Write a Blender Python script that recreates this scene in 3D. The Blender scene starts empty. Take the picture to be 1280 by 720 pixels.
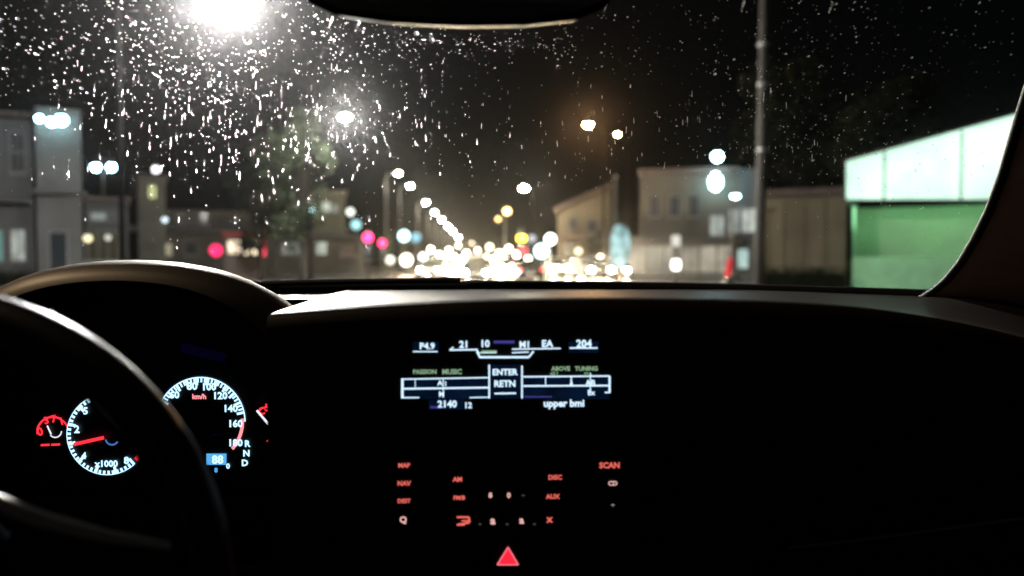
import bpy, math, random
from mathutils import Vector, Matrix
random.seed(7)
R = math.radians
sc = bpy.context.scene
col = sc.collection
# ------------------------------------------------------------------ camera
EYE = Vector((0, 0, 1.4))
YAW, PITCH = math.atan(0.040), math.atan(0.035)
cam = bpy.data.cameras.new('camera')
co = bpy.data.objects.new('camera', cam); col.objects.link(co)
co.location = EYE
co.rotation_euler = (R(90) - PITCH, 0, -YAW)
cam.sensor_width = 36; cam.lens = 36 * 1000 / 1280
cam.clip_start = 0.05; cam.clip_end = 3000
cam.dof.use_dof = True; cam.dof.focus_distance = 0.97
cam.dof.aperture_fstop = 28.1 / 9.0
sc.camera = co
M3 = co.rotation_euler.to_matrix()
def ray(px, py):
    return M3 @ Vector(((px - 640) / 1000, (360 - py) / 1000, -1))
def P(px, py, Y):                       # point at forward distance Y in line with a photo position
    d = ray(px, py)
    return EYE + d * (Y / d.y)
# ------------------------------------------------------------------ materials
def nmat(name):
    m = bpy.data.materials.new(name); m.use_nodes = True
    nt = m.node_tree; nt.nodes.clear()
    out = nt.nodes.new('ShaderNodeOutputMaterial')
    return m, nt, out
def surf(name, c, rough=.6, var=.25, scale=3.0, bump=.0, metal=0.0, spec=.5, c2=None):
    m, nt, out = nmat(name)
    b = nt.nodes.new('ShaderNodeBsdfPrincipled')
    tc = nt.nodes.new('ShaderNodeTexCoord')
    n = nt.nodes.new('ShaderNodeTexNoise'); n.inputs['Scale'].default_value = scale; n.inputs['Detail'].default_value = 6
    nt.links.new(tc.outputs['Object'], n.inputs['Vector'])
    r = nt.nodes.new('ShaderNodeValToRGB')
    lo = [x * (1 - var) for x in c]; hi = c2 if c2 else [min(1, x * (1 + var)) for x in c]
    r.color_ramp.elements[0].position = .3; r.color_ramp.elements[1].position = .7
    r.color_ramp.elements[0].color = (*lo, 1); r.color_ramp.elements[1].color = (*hi, 1)
    nt.links.new(n.outputs['Fac'], r.inputs['Fac']); nt.links.new(r.outputs['Color'], b.inputs['Base Color'])
    b.inputs['Roughness'].default_value = rough; b.inputs['Metallic'].default_value = metal
    b.inputs['Specular IOR Level'].default_value = spec
    if bump:
        n2 = nt.nodes.new('ShaderNodeTexNoise'); n2.inputs['Scale'].default_value = scale * 12
        nt.links.new(tc.outputs['Object'], n2.inputs['Vector'])
        bp = nt.nodes.new('ShaderNodeBump'); bp.inputs['Strength'].default_value = bump; bp.inputs['Distance'].default_value = .02
        nt.links.new(n2.outputs['Fac'], bp.inputs['Height']); nt.links.new(bp.outputs['Normal'], b.inputs['Normal'])
    nt.links.new(b.outputs[0], out.inputs['Surface'])
    return m
def emis(name, c, s, mottle=0, mscale=3):
    m, nt, out = nmat(name)
    e = nt.nodes.new('ShaderNodeEmission'); e.inputs['Color'].default_value = (*c, 1); e.inputs['Strength'].default_value = s
    if mottle:
        tc = nt.nodes.new('ShaderNodeTexCoord'); n = nt.nodes.new('ShaderNodeTexNoise'); n.inputs['Scale'].default_value = mscale
        nt.links.new(tc.outputs['Object'], n.inputs['Vector'])
        mr = nt.nodes.new('ShaderNodeMapRange'); mr.inputs[1].default_value = .35; mr.inputs[2].default_value = .65
        mr.inputs[3].default_value = s * (1 - mottle); mr.inputs[4].default_value = s
        nt.links.new(n.outputs['Fac'], mr.inputs[0]); nt.links.new(mr.outputs[0], e.inputs['Strength'])
    nt.links.new(e.outputs[0], out.inputs['Surface'])
    return m
# ------------------------------------------------------------------ mesh builder
class MB:
    def __init__(s): s.v = []; s.f = []; s.mi = []; s.mats = []
    def m(s, mat):
        if mat not in s.mats: s.mats.append(mat)
        s.cur = s.mats.index(mat); return s
    def add(s, vs, fs, T=None):
        o = len(s.v)
        for p in vs:
            p = Vector(p)
            s.v.append(T @ p if T else p)
        for f in fs:
            s.f.append([i + o for i in f]); s.mi.append(getattr(s, 'cur', 0))
        return s
    def box(s, a, b, T=None, taper=1.0):
        x0, y0, z0 = a; x1, y1, z1 = b
        cx, cy = (x0 + x1) / 2, (y0 + y1) / 2
        t = lambda x, y: (cx + (x - cx) * taper, cy + (y - cy) * taper)
        vs = [(x0, y0, z0), (x1, y0, z0), (x1, y1, z0), (x0, y1, z0)] + [(*t(x, y), z1) for x, y in ((x0, y0), (x1, y0), (x1, y1), (x0, y1))]
        return s.add(vs, [(0, 3, 2, 1), (4, 5, 6, 7), (0, 1, 5, 4), (1, 2, 6, 5), (2, 3, 7, 6), (3, 0, 4, 7)], T)
    def tube(s, pts, rad, n=10, cap=True, T=None, flat=1.0):
        pts = [Vector(p) for p in pts]
        rr = rad if isinstance(rad, (list, tuple)) else [rad] * len(pts)
        vs = []; up = None
        for i, p in enumerate(pts):
            t = (pts[min(i + 1, len(pts) - 1)] - pts[max(i - 1, 0)]).normalized()
            if up is None:
                up = Vector((0, 0, 1)) if abs(t.z) < .9 else Vector((0, 1, 0))
            a = t.cross(up).normalized(); b = a.cross(t).normalized()
            up = b
            for k in range(n):
                w = 2 * math.pi * k / n
                vs.append(p + (a * math.cos(w) + b * math.sin(w) * flat) * rr[i])
        fs = []
        for i in range(len(pts) - 1):
            for k in range(n):
                k2 = (k + 1) % n
                fs.append((i * n + k, i * n + k2, (i + 1) * n + k2, (i + 1) * n + k))
        if cap:
            fs.append(tuple(range(n - 1, -1, -1))); fs.append(tuple((len(pts) - 1) * n + k for k in range(n)))
        return s.add(vs, fs, T)
    def lathe(s, c, prof, n=16, axis='z', T=None):    # prof: (r, h)
        vs = []
        for r, h in prof:
            for k in range(n):
                w = 2 * math.pi * k / n
                x, y = r * math.cos(w), r * math.sin(w)
                vs.append(Vector(c) + (Vector((x, y, h)) if axis == 'z' else Vector((x, h, y)) if axis == 'y' else Vector((h, x, y))))
        fs = []
        for i in range(len(prof) - 1):
            for k in range(n):
                k2 = (k + 1) % n
                fs.append((i * n + k, i * n + k2, (i + 1) * n + k2, (i + 1) * n + k))
        fs.append(tuple(range(n - 1, -1, -1))); fs.append(tuple((len(prof) - 1) * n + k for k in range(n)))
        return s.add(vs, fs, T)
    def ball(s, c, r, n=12, sq=(1, 1, 1), T=None):
        pr = [(math.sin(math.pi * i / 8), -math.cos(math.pi * i / 8)) for i in range(9)]
        pr[0] = (.02, -1); pr[-1] = (.02, 1)
        vs = []
        for a, h in pr:
            for k in range(n):
                w = 2 * math.pi * k / n
                vs.append((c[0] + r * sq[0] * a * math.cos(w), c[1] + r * sq[1] * a * math.sin(w), c[2] + r * sq[2] * h))
        fs = [(i * n + k, i * n + (k + 1) % n, (i + 1) * n + (k + 1) % n, (i + 1) * n + k) for i in range(8) for k in range(n)]
        fs += [tuple(range(n - 1, -1, -1)), tuple(8 * n + k for k in range(n))]
        return s.add(vs, fs, T)
    def poly(s, pts, depth, T=None):                  # pts in XZ, thickness along +Y
        n = len(pts)
        vs = [(x, 0, z) for x, z in pts] + [(x, depth, z) for x, z in pts]
        fs = [tuple(range(n)), tuple(range(2 * n - 1, n - 1, -1))] + [(k, k + n, (k + 1) % n + n, (k + 1) % n) for k in range(n)]
        return s.add(vs, fs, T)
    def grid(s, fn, nu, nv, T=None):
        vs = [fn(i / nu, j / nv) for j in range(nv + 1) for i in range(nu + 1)]
        w = nu + 1
        return s.add(vs, [(j * w + i, j * w + i + 1, (j + 1) * w + i + 1, (j + 1) * w + i) for j in range(nv) for i in range(nu)], T)
    def text(s, body, size, T, align='CENTER'):
        cu = bpy.data.curves.new('t', 'FONT'); cu.body = body; cu.size = size; cu.align_x = align; cu.align_y = 'CENTER'; cu.resolution_u = 2
        cu.offset = size * .035
        o = bpy.data.objects.new('t', cu); col.objects.link(o)
        dg = bpy.context.evaluated_depsgraph_get()
        me = o.evaluated_get(dg).to_mesh()
        s.add([v.co.copy() for v in me.vertices], [tuple(p.vertices) for p in me.polygons], T)
        o.evaluated_get(dg).to_mesh_clear()
        bpy.data.objects.remove(o); bpy.data.curves.remove(cu)
        return s
    def build(s, name, parent=None, smooth=False, local=False):
        me = bpy.data.meshes.new(name)
        off = Vector((0, 0, 0)) if (local or parent is None) else WLOC.get(parent.name, Vector((0, 0, 0)))
        me.from_pydata([tuple(p - off) for p in s.v], [], s.f)
        for m in s.mats: me.materials.append(m)
        if len(s.mats) > 1: me.polygons.foreach_set('material_index', s.mi)
        if smooth: me.polygons.foreach_set('use_smooth', [True] * len(s.f))
        me.update()
        o = bpy.data.objects.new(name, me); col.objects.link(o)
        if parent: o.parent = parent
        WLOC[o.name] = off
        return o
WLOC = {}
def tag(o, label=None, cat=None, group=None, kind=None):
    for k, v in (('label', label), ('category', cat), ('group', group), ('kind', kind)):
        if v: o[k] = v
    return o
def empty(name, loc, rz=0, label=None, cat=None, group=None):
    o = bpy.data.objects.new(name, None); col.objects.link(o); o.empty_display_size = .2
    o.location = loc; o.rotation_euler = (0, 0, rz)
    WLOC[o.name] = Vector(loc)
    return tag(o, label, cat, group)
def copy_tree(o, parent=None):
    c = o.copy(); col.objects.link(c)
    if parent: c.parent = parent
    for ch in list(o.children): copy_tree(ch, c)
    return c
# ------------------------------------------------------------------ palette
K = 1.0
asphalt = surf('wet asphalt', (.03, .03, .032), .22, .4, .8, .35)
paving = surf('wet paving', (.12, .115, .11), .35, .3, 2, .2)
earth = surf('verge earth', (.035, .045, .025), .8, .4, .5, .3)
kerbm = surf('kerb concrete', (.28, .27, .25), .5, .2, 4)
paint = surf('road paint', (.6, .6, .58), .4, .2, 6)
galv = surf('galvanised steel', (.33, .34, .34), .45, .2, 8, metal=.5)
darkm = surf('dark painted metal', (.03, .03, .033), .4, .2, 8)
conc = surf('weathered concrete pole', (0.039, 0.035, 0.029), .75, .3, 3, .1)
grey_r = surf('grey render', (0.046, 0.047, 0.047), .8, .25, .7, .2)
pale_r = surf('pale render', (0.068, 0.070, 0.070), .8, .2, .6, .2)
blue_r = surf('pale blue render', (0.065, 0.081, 0.097), .8, .2, .6, .2)
beige_r = surf('beige render', (0.110, 0.093, 0.058), .8, .25, .5, .2)
tan_r = surf('tan render', (0.081, 0.066, 0.044), .8, .2, .5, .2)
white_r = surf('off white render', (0.126, 0.118, 0.106), .8, .2, .6, .2)
green_w = surf('green painted wall', (.17, .19, .14), .85, .15, .8, .2)
roofm = surf('roof tiles', (.07, .05, .045), .8, .3, 2, .3)
fasc = surf('dark fascia', (.02, .02, .02), .6, .2, 2)
glassd = surf('unlit window glass', (.02, .025, .03), .08, .1, 2)
frame_m = surf('window frame', (.10, .10, .10), .5, .1, 2)
barkm = surf('bark', (.02, .016, .012), .9, .4, 6, .5)
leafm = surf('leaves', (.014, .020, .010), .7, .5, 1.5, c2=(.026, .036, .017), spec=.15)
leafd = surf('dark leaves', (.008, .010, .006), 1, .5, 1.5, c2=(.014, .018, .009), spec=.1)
L_big = emis('lamp big', (1, .94, .90), 15000)
L_second = emis('lamp second', (1, .95, .88), 7000)
L_white = emis('lamp warm white', (1, .86, .66), 2200)
L_warm = emis('lamp sodium', (1, .52, .22), 2600)
L_amber = emis('lamp amber', (1, .62, .2), 14)
L_cyan = emis('lamp cool', (.50, .88, 1), 45)
L_cyan_dim = emis('lamp cool dim', (.5, .8, 1), 8)
L_head = emis('headlight', (1, .76, .47), 11000)
L_tail = emis('tail light', (1, .03, .05), 8)
L_red = emis('signal red', (1, .03, .12), 9)
L_yel = emis('signal amber', (1, .68, .05), 9)
L_win = emis('lit window warm', (1, .86, .6), .55, .5, 2)
L_winw = emis('lit window white', (.95, 1, .92), .5, .4, 2)
L_shop = emis('lit shopfront', (1, .88, .7), .55, .6, .6)
L_canopy = emis('green canopy panels', (.68, 1, .80), 1.75, .35, .4)
L_tube_added = emis('added green tube', (.40, 1, .5), 130)
# ------------------------------------------------------------------ setting
def sheet(name, x0, x1, y0, y1, z, m, label=None, kind='structure'):
    b = MB().m(m); ny = 8
    b.grid(lambda u, v: (x0 + (x1 - x0) * u, y0 + (y1 - y0) * v, z), 2, ny)
    return tag(b.build(name), label, None, None, kind)
sheet('ground', -900, 900, -40, 1800, -.12, earth)
RX0, RX1 = -5.5, 5.0
sheet('road', RX0, RX1, -40, 1200, 0, asphalt)
for nm, a, b_ in (('pavement', -26, RX0 - .15), ('pavement', RX1 + .15, 8.6)):
    m = MB().m(paving).box((a, -40, -.1), (b_, 400, .12)); tag(m.build(nm), kind='structure')
for a in (RX0 - .15, RX1):
    m = MB().m(kerbm).box((a, -40, -.1), (a + .15, 400, .13)); tag(m.build('kerb'), kind='structure')
mk = MB().m(paint)
for k in range(60):
    y = 4 + k * 8
    mk.add([(-1.85, y, .004), (-1.70, y, .004), (-1.70, y + 3, .004), (-1.85, y + 3, .004)], [(0, 1, 2, 3)])
    mk.add([(1.60, y, .004), (1.72, y, .004), (1.72, y + 3, .004), (1.60, y + 3, .004)], [(0, 1, 2, 3)])
tag(mk.build('road_markings'), kind='structure')
sheet('forecourt', 9.2, 42, 22, 60, .0, surf('forecourt asphalt', (.10, .12, .10), .3, .3, 1, .2), 'forecourt')
# ------------------------------------------------------------------ street lamps
def street_lamp(x, y, h, em, r, side=1, arm=1.0, name='street_lamp', label='', group=None, metal=galv):
    t = empty(name, (x, y, .12), 0, label, 'street lamp', group)
    b = MB().m(metal).tube([(0, 0, 0), (0, 0, .9)], .10, 10, local_dummy) if False else MB().m(metal)
    b.tube([(0, 0, 0), (0, 0, 1.0)], .10, 10).tube([(0, 0, 1.0), (0, 0, h - .5)], [.075, .05], 10); b.build('pole', t, True, True)
    MB().m(metal).tube([(0, 0, h - .5), (.12 * side, 0, h - .12), (.45 * side, 0, h + .03), (arm * side, 0, h + .06)], [.045, .04, .035, .03], 8).build('arm', t, True, True)
    hd = MB().m(metal); hd.ball((arm * side, 0, h + .06), r * 1.15, 12, (1.1, .7, .28)); ho = hd.build('lamp_head', t, True, True)
    bl = MB().m(em); bl.ball((arm * side, 0, h - .02), r, 14, (1, .75, .6)); bl.build('bulb', t, True, True)
    return t
matt = surf('matt black paint', (.003, .003, .003), 1, .2, 8, spec=0)
ys = [(20.2, 'very bright street lamp blazing through the wet glass at the top of the view'),
      (37.7, 'bright white street lamp, second and next largest of the left row'),
      (62, 'white street lamp, third down the left row from the blazing one'),
      (72.5, 'white street lamp, fourth down the left row from the blazing one'),
      (93, 'white street lamp, fifth down the left row from the blazing one'),
      (112, 'white street lamp, sixth down the left row from the blazing one'),
      (132, 'white street lamp, seventh down the left row from the blazing one'),
      (158, 'small white street lamp, third from the far end of the left row'),
      (188, 'small white street lamp, second from the far end of the left row'),
      (235, 'tiny white street lamp at the far end of the left row')]
for i, (y, lb) in enumerate(ys):
    street_lamp(-8.85 if i == 0 else -7.95 if i == 1 else -7.2, y, 7.95, L_big if i == 0 else L_second if i == 1 else L_white, [.28, .22, .16, .18, .21, .23, .25, .28, .30, .34][i], 1, 2.6 if i == 0 else 1.7 if i == 1 else .95, label=lb, metal=matt if i < 2 else darkm, group='street lamps in a row along the left pavement')
street_lamp(-7.2, 2.0, 7.95, emis('added side lamp', (1, .76, .54), 360), .28, 1, .95, label='unseen street lamp added on the left pavement to light the hood and steering wheel', group='street lamps in a row along the left pavement', metal=matt)  # added lamp out of frame, warms the instrument hood and steering wheel
def lamp_at(px, py, Y, em, r, label, side=-1, arm=.8, group=None, metal=matt):
    p = P(px, py, Y)
    return street_lamp(p.x - side * arm, Y, p.z - .1, em, r, side, arm, label=label, group=group, metal=metal)
GR = 'street lamps along the right side'
lamp_at(735, 156, 39, L_warm, .17, 'orange street lamp high above the right side of the road', group=GR)
lamp_at(772, 168, 56, emis('lamp warm dim', (1, .66, .38), 120), .16, 'small orange street lamp just right of the big orange one', group=GR)
lamp_at(655, 235, 73, L_white, .33, 'white street lamp alone on the right above the distant traffic', group=GR)
def twin(px, py, Y, label):
    p = P(px, py, Y); t = empty('twin_street_lamp', (p.x, Y, .0), 0, label, 'street lamp', GR)
    h = p.z
    MB().m(galv).tube([(0, 0, 0), (0, 0, h + .4)], [.09, .05], 8).build('pole', t, True, True)
    for sx, dz in ((.25, 0), (-.75, -.9)):
        MB().m(galv).tube([(0, 0, h + dz + .3), (sx, 0, h + dz + .3)], .03, 6).build('arm', t, True, True)
        MB().m(emis('amber head', (1, .66, .25), 14 if dz == 0 else 7)).ball((sx, 0, h + dz), .36 if dz == 0 else .24, 12, (1, 1, .9)).build('bulb', t, True, True)
twin(631, 264, 90, 'amber street lamp with two heads on one pole in the distance')
lamp_at(919, 245, 38, emis('cool pole lamp', (.6, .85, 1), 30), .20, 'slim street lamp with a small bluish head in front of the grey building', side=1, arm=.1, metal=darkm)
# utility pole
pp = P(949, 300, 22)
t = empty('utility_pole', (pp.x, 22, .0), 0, 'tall round concrete pole rising out of view right of the grey building', 'pole')
MB().m(conc).tube([(0, 0, 0), (.03, 0, 4), (.09, 0, 11.5)], [.15, .13, .10], 14).build('pole', t, True, True)
for z in (4.4, 6.2, 7.3): MB().m(galv).lathe((.05, 0, z), [(.145, 0), (.15, .02), (.15, .06), (.145, .08)], 14).build('clamp_band', t, True, True)
MB().m(darkm).box((-.8, -.06, 9.9), (1.0, .06, 10.05)).build('crossarm', t, False, True)
# ------------------------------------------------------------------ buildings
class Fac:      # a facade square to the line of sight from the car, in local coordinates u (right), v (away), z
    def __init__(s, pxc, Y, name, label, cat='building', turn=0, group=None):
        p = P(pxc, 325, Y); s.org = Vector((p.x, p.y, 0))
        s.rz = -math.atan2(p.x, p.y) + R(turn)
        s.root = empty(name, s.org, s.rz, label, cat, group)
        s.I = (Matrix.Translation(s.org) @ Matrix.Rotation(s.rz, 4, 'Z')).inverted()
    def L(s, px, py):
        d = s.I.to_3x3() @ ray(px, py); o = s.I @ EYE
        k = -o.y / d.y; q = o + d * k
        return q.x, q.z
    def box(s, px0, py0, px1, py1, m, part, v0=0, v1=8, z0=None, z1=None, parent=None):
        u0, a = s.L(px0, py0); u1, b_ = s.L(px1, py1)
        zt, zb = max(a, b_), min(a, b_)
        if z0 is not None: zb = z0
        bb = MB().m(m).box((u0, v0, zb), (u1, v1, zt))
        return bb.build(part, parent or s.root, False, True)
    def window(s, px0, py0, px1, py1, em, v=-.03, nx=2, nz=1, sill=True, parent=None):
        u0, z1 = s.L(px0, py0); u1, z0 = s.L(px1, py1)
        fr = MB().m(frame_m); w = .06
        for a, b_ in (((u0 - w, v - .04, z0 - w), (u0, v + .05, z1 + w)), ((u1, v - .04, z0 - w), (u1 + w, v + .05, z1 + w)),
                      ((u0, v - .04, z0 - w), (u1, v + .05, z0)), ((u0, v - .04, z1), (u1, v + .05, z1 + w))): fr.box(a, b_)
        for k in range(1, nx):
            x = u0 + (u1 - u0) * k / nx; fr.box((x - .025, v - .03, z0), (x + .025, v + .02, z1))
        for k in range(1, nz):
            z = z0 + (z1 - z0) * k / nz; fr.box((u0, v - .031, z - .025), (u1, v + .021, z + .025))
        if sill: fr.box((u0 - .12, v - .16, z0 - w - .07), (u1 + .12, v + .02, z0 - w - .001))
        f = fr.build('window', s.root, False, True)
        MB().m(em).box((u0, v + .001, z0), (u1, v + .018, z1)).build('pane', f, False, True)
        return f
    def wall_lamp(s, px, py, em, r, v=-.5, sq=(1, 1, 1)):
        u, z = s.L(px, py)
        f = MB().m(darkm).tube([(u, 0, z + r + .25), (u, v * .5, z + r + .2), (u, v, z + r * .9)], .035, 8).lathe((u, v, z + r * .75), [(r * .9, 0), (r * .7, r * .3), (.05, r * .55)], 12).build('wall_lamp', s.root, True, True)
        MB().m(em).ball((u, v, z), r, 12, sq).build('bulb', f, True, True)
# left corner building
A = Fac(80, 42, 'corner_building', 'grey corner building at the far left with pilaster and paired floodlights')
A.box(-60, 143, 44, 345, grey_r, 'wall', 0, 9, z0=0)
A.box(44, 136, 104, 345, pale_r, 'pilaster', -.7, 9, z0=0)
A.box(-60, 247, 43, 255, fasc, 'canopy', -1.3, -.003)
A.box(43, 240, 108, 246, fasc, 'canopy', -1.5, -.705)
A.box(-60, 139, 43.8, 142.8, roofm, 'cornice', -.25, 9.2)
for (x0, y0, x1, y1) in ((14, 165, 30, 215), (-25, 165, -8, 215)): A.window(x0, y0, x1, y1, glassd, nx=2, nz=2)
A.window(14, 288, 31, 325, L_winw, nx=2, nz=1)
A.window(-12, 288, 3, 325, emis('teal window', (.4, .9, .8), .35), nx=1)
u0, z1 = A.L(60, 289); u1, _ = A.L(85, 289)
f = MB().m(frame_m).box((u0, -.76, 0), (u0 + .08, -.703, z1)).box((u1 - .08, -.76, 0), (u1, -.703, z1)).box((u0 + .08, -.76, z1 - .08), (u1 - .08, -.703, z1)).build('door', A.root, False, True)
MB().m(glassd).box((u0 + .08, -.73, 0), (u1 - .08, -.705, z1 - .08)).build('door_pane', f, False, True)
L_flood = emis('floodlight', (.50, .88, 1), 32)
A.wall_lamp(50, 153, emis('small floodlight', (.55, .88, 1), 30), .16, -1.3)
A.wall_lamp(65, 158, L_flood, .20, -1.5)
A.wall_lamp(77, 155, L_flood, .26, -1.3)
# shop next to it
B = Fac(130, 44, 'shop_building', 'low grey shop beside the corner building with two cool floodlights above its sign')
B.box(106, 252, 161, 345, grey_r, 'wall', .0, 7, z0=0)
B.box(104.5, 246, 163, 252, roofm, 'roof', -.5, 7.3)
B.box(108, 262, 159, 280, pale_r, 'fascia', -.35, -.003)
u0, z0 = B.L(114, 275); u1, z1 = B.L(132, 267)
MB().m(emis('white shop sign', (.85, .95, .9), .3)).box((u0, -.42, z0), (u1, -.353, z1)).build('sign', B.root, False, True)
B.window(110, 290, 148, 325, emis('dim shop window', (.75, .65, .4), .05), nx=3, nz=1)
B.wall_lamp(110, 298, emis('warm globe', (1, .85, .5), 2.2), .2, -.4)
B.wall_lamp(135, 297, emis('white globe', (1, .95, .85), 1.0), .16, -.4)
B.wall_lamp(120, 211, L_cyan, .2, -.8); B.wall_lamp(139, 211, L_flood, .2, -.8)
u, z = B.L(129, 245); uu, zz = B.L(129, 206)
MB().m(darkm).tube([(u, -.4, z), (u, -.4, zz + .3)], .05, 8).tube([(u - .6, -.4, zz + .25), (u + .6, -.4, zz + .25)], .03, 8).build('lamp_mast', B.root, True, True)
# tower house
Cc = Fac(190, 58, 'tower_house', 'narrow grey tower house with one yellowish window behind the shop')
Cc.box(172, 222, 208, 345, surf('tower render', (.10, .105, .09), .8, .3, .6, .2), 'wall', 0, 5, z0=0)
Cc.box(170.5, 218, 209.5, 222, roofm, 'roof', -.3, 5.3)
Cc.window(186, 232, 195, 248, emis('yellow window', (.85, .85, .4), .9), nx=2, nz=1)
Cc.wall_lamp(195, 213, emis('ring lamp', (.9, .9, 1), 3), .25, -.5)
Cc.wall_lamp(206, 275, emis('porch lamp', (.75, .85, 1), 2.5), .18, -.5)
# dark terrace across the left middle
D = Fac(265, 62, 'terrace', 'long dark low terrace with flat black canopy beyond the tower house')
D.box(205, 262, 345, 345, surf('dark terrace wall', (.05, .05, .045), .8, .3, .5), 'wall', 0, 8, z0=0)
D.box(160, 283, 346, 291, fasc, 'canopy', -2.2, -.003)
D.window(207, 305, 215, 320, L_win, nx=1)
D.window(232, 303, 245, 318, glassd, nx=2); D.window(222, 268, 230, 278, glassd, nx=2); D.window(250, 268, 258, 278, glassd, nx=2)
# lit kiosk
E_ = Fac(303, 52, 'kiosk', 'small shop kiosk with warm lit front at the left roadside')
E_.box(280, 296, 330, 345, surf('kiosk wall', (.14, .11, .1), .7), 'wall', 0, 3, z0=0)
E_.box(278, 291, 332, 296, surf('red awning', (.35, .04, .04), .7), 'awning', -.8, 3.1)
E_.window(285, 301, 301, 317, emis('kiosk glow', (1, .76, .55), 2.6, .5, 3), nx=2)
E_.window(305, 300, 323, 318, emis('kiosk glow strong', (1, .78, .55), 3.4, .5, 3), nx=2)
def disc_sign(px, py, Y, r, em, name, label, cat, group=None):
    p = P(px, py, Y); rz = -math.atan2(p.x, p.y)
    t = empty(name, (p.x, p.y, 0), rz, label, cat, group); h = p.z
    MB().m(darkm).tube([(0, .08, 0), (0, .08, h)], .05, 8).build('post', t, True, True)
    MB().m(darkm).lathe((0, -.02, h), [(r * .8, .09), (r * 1.1, .05), (r * 1.12, -.04), (r * 1.0, -.045)], 20, 'y').build('housing', t, True, True)
    MB().m(em).lathe((0, -.02, h), [(r, -.05), (r * .9, -.08), (r * .1, -.09)], 20, 'y').build('sign_face', t, True, True)
    return t
disc_sign(270, 313, 50, .36, emis('red disc', (1, .02, .12), 2.6), 'round_sign', 'round glowing red sign on a post left of the lit kiosk', 'sign')
def box_sign(px, py0, py1, w, Y, em, name, label, cat='sign', group=None):
    p = P(px, py1, Y); q = P(px, py0, Y); rz = -math.atan2(p.x, p.y)
    t = empty(name, (p.x, p.y, 0), rz, label, cat, group)
    z0, z1 = p.z, q.z
    MB().m(darkm).box((-.05, .04, 0), (.05, .12, z0)).build('post', t, False, True)
    MB().m(darkm).box((-w / 2 - .04, .0, z0 - .04), (w / 2 + .04, .16, z1 + .04)).build('housing', t, False, True)
    MB().m(em).box((-w / 2, -.03, z0), (w / 2, -.003, z1)).build('sign_face', t, False, True)
    return t
box_sign(328, 285, 320, .40, 50, emis('red banner', (1, .06, .12), 2.0), 'banner_sign', 'narrow upright red illuminated sign at the right end of the kiosk')
# low white depot
F = Fac(395, 66, 'depot', 'low pale depot with a flat dark roof left of the red signals')
F.box(338, 300, 455, 345, surf('depot wall', (.11, .105, .09), .8, .3, .5), 'wall', 0, 8, z0=0)
F.box(334, 293, 460, 299.8, fasc, 'roof', -1.8, 8.2)
F.window(396, 303, 408, 318, emis('depot window', (.95, 1, .85), .8, .5, 2), nx=2)
F.window(352, 303, 376, 318, emis('depot window dim', (.9, .9, .8), .28, .5, 2), nx=3)
F.window(425, 306, 445, 322, emis('depot window brown', (.6, .42, .3), .25, .5, 2), nx=2)
G = Fac(410, 78, 'office_block', 'grey green office block standing behind the low depot')
G.box(378, 240, 432, 345, surf('office render', (.075, .08, .062), .8, .2, .4), 'wall', 0, 10, z0=0)
G.box(376, 237, 434, 239.8, roofm, 'roof', -.3, 10.2)
G.window(403, 253, 413, 264, emis('office window', (.95, 1, .85), 1.0, .4, 2), nx=2)
G.window(416, 256, 422, 265, emis('office window dim', (.9, .9, .8), .4, .4, 2), nx=1)
G.window(386, 252, 394, 262, glassd, nx=2)
disc_sign(390, 264, 56, .40, emis('cyan lamp', (.55, .9, 1), 6), 'globe_lamp', 'tall cyan globe lamp in front of the office block', 'lamp')
GC = 'cool globe lamps beyond the depot'
disc_sign(438, 265, 70, .32, emis('pale lamp', (.9, .95, .85), 2.4), 'globe_lamp', 'small pale lamp on a post right of the office block', 'lamp', GC)
disc_sign(445, 281, 62, .36, emis('cyan lamp dim', (.4, .75, .8), 1.8), 'globe_lamp', 'dim teal globe lamp just above the larger red signal', 'lamp', GC)
disc_sign(505, 295, 66, .42, emis('cyan lamp b', (.55, .92, 1), 6), 'globe_lamp', 'bright cyan globe lamp right of the red signals', 'lamp', GC)
disc_sign(520, 297, 74, .42, emis('blue lamp', (.25, .65, .9), 1.2), 'globe_lamp', 'dim blue globe lamp touching the bright cyan one', 'lamp', GC)
# traffic signals
def signal(px, py, Y, em, label, r=.2, which=0):
    p = P(px, py, Y); rz = -math.atan2(p.x, p.y)
    t = empty('traffic_light', (p.x, p.y, 0), rz, label, 'traffic light', 'traffic lights'); h = p.z
    zc = h - (1 - which) * .0
    MB().m(darkm).tube([(0, .2, 0), (0, .2, h + .4)], .06, 8).build('post', t, True, True)
    MB().m(darkm).box((-.22, .0, h - 1.15 + which * .45), (.22, .18, h + .35 + which * .45)).build('housing', t, False, True)
    for k in range(3):
        z = h + (which - k) * .45
        MB().m(em if k == which else glassd).lathe((0, 0, z), [(r, -.003), (r * .8, -.05), (.02, -.08)], 16, 'y').build('lens', t, True, True)
signal(460, 297, 46, emis('signal red a', (1, .03, .14), 9), 'traffic light showing red, the larger of the two left of the road', .26)
signal(478, 304, 56, L_red, 'traffic light showing red, the smaller and farther of the two', .24)
signal(652, 298, 60, L_yel, 'traffic light showing amber above the distant queue of cars', .33, 1)
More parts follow.
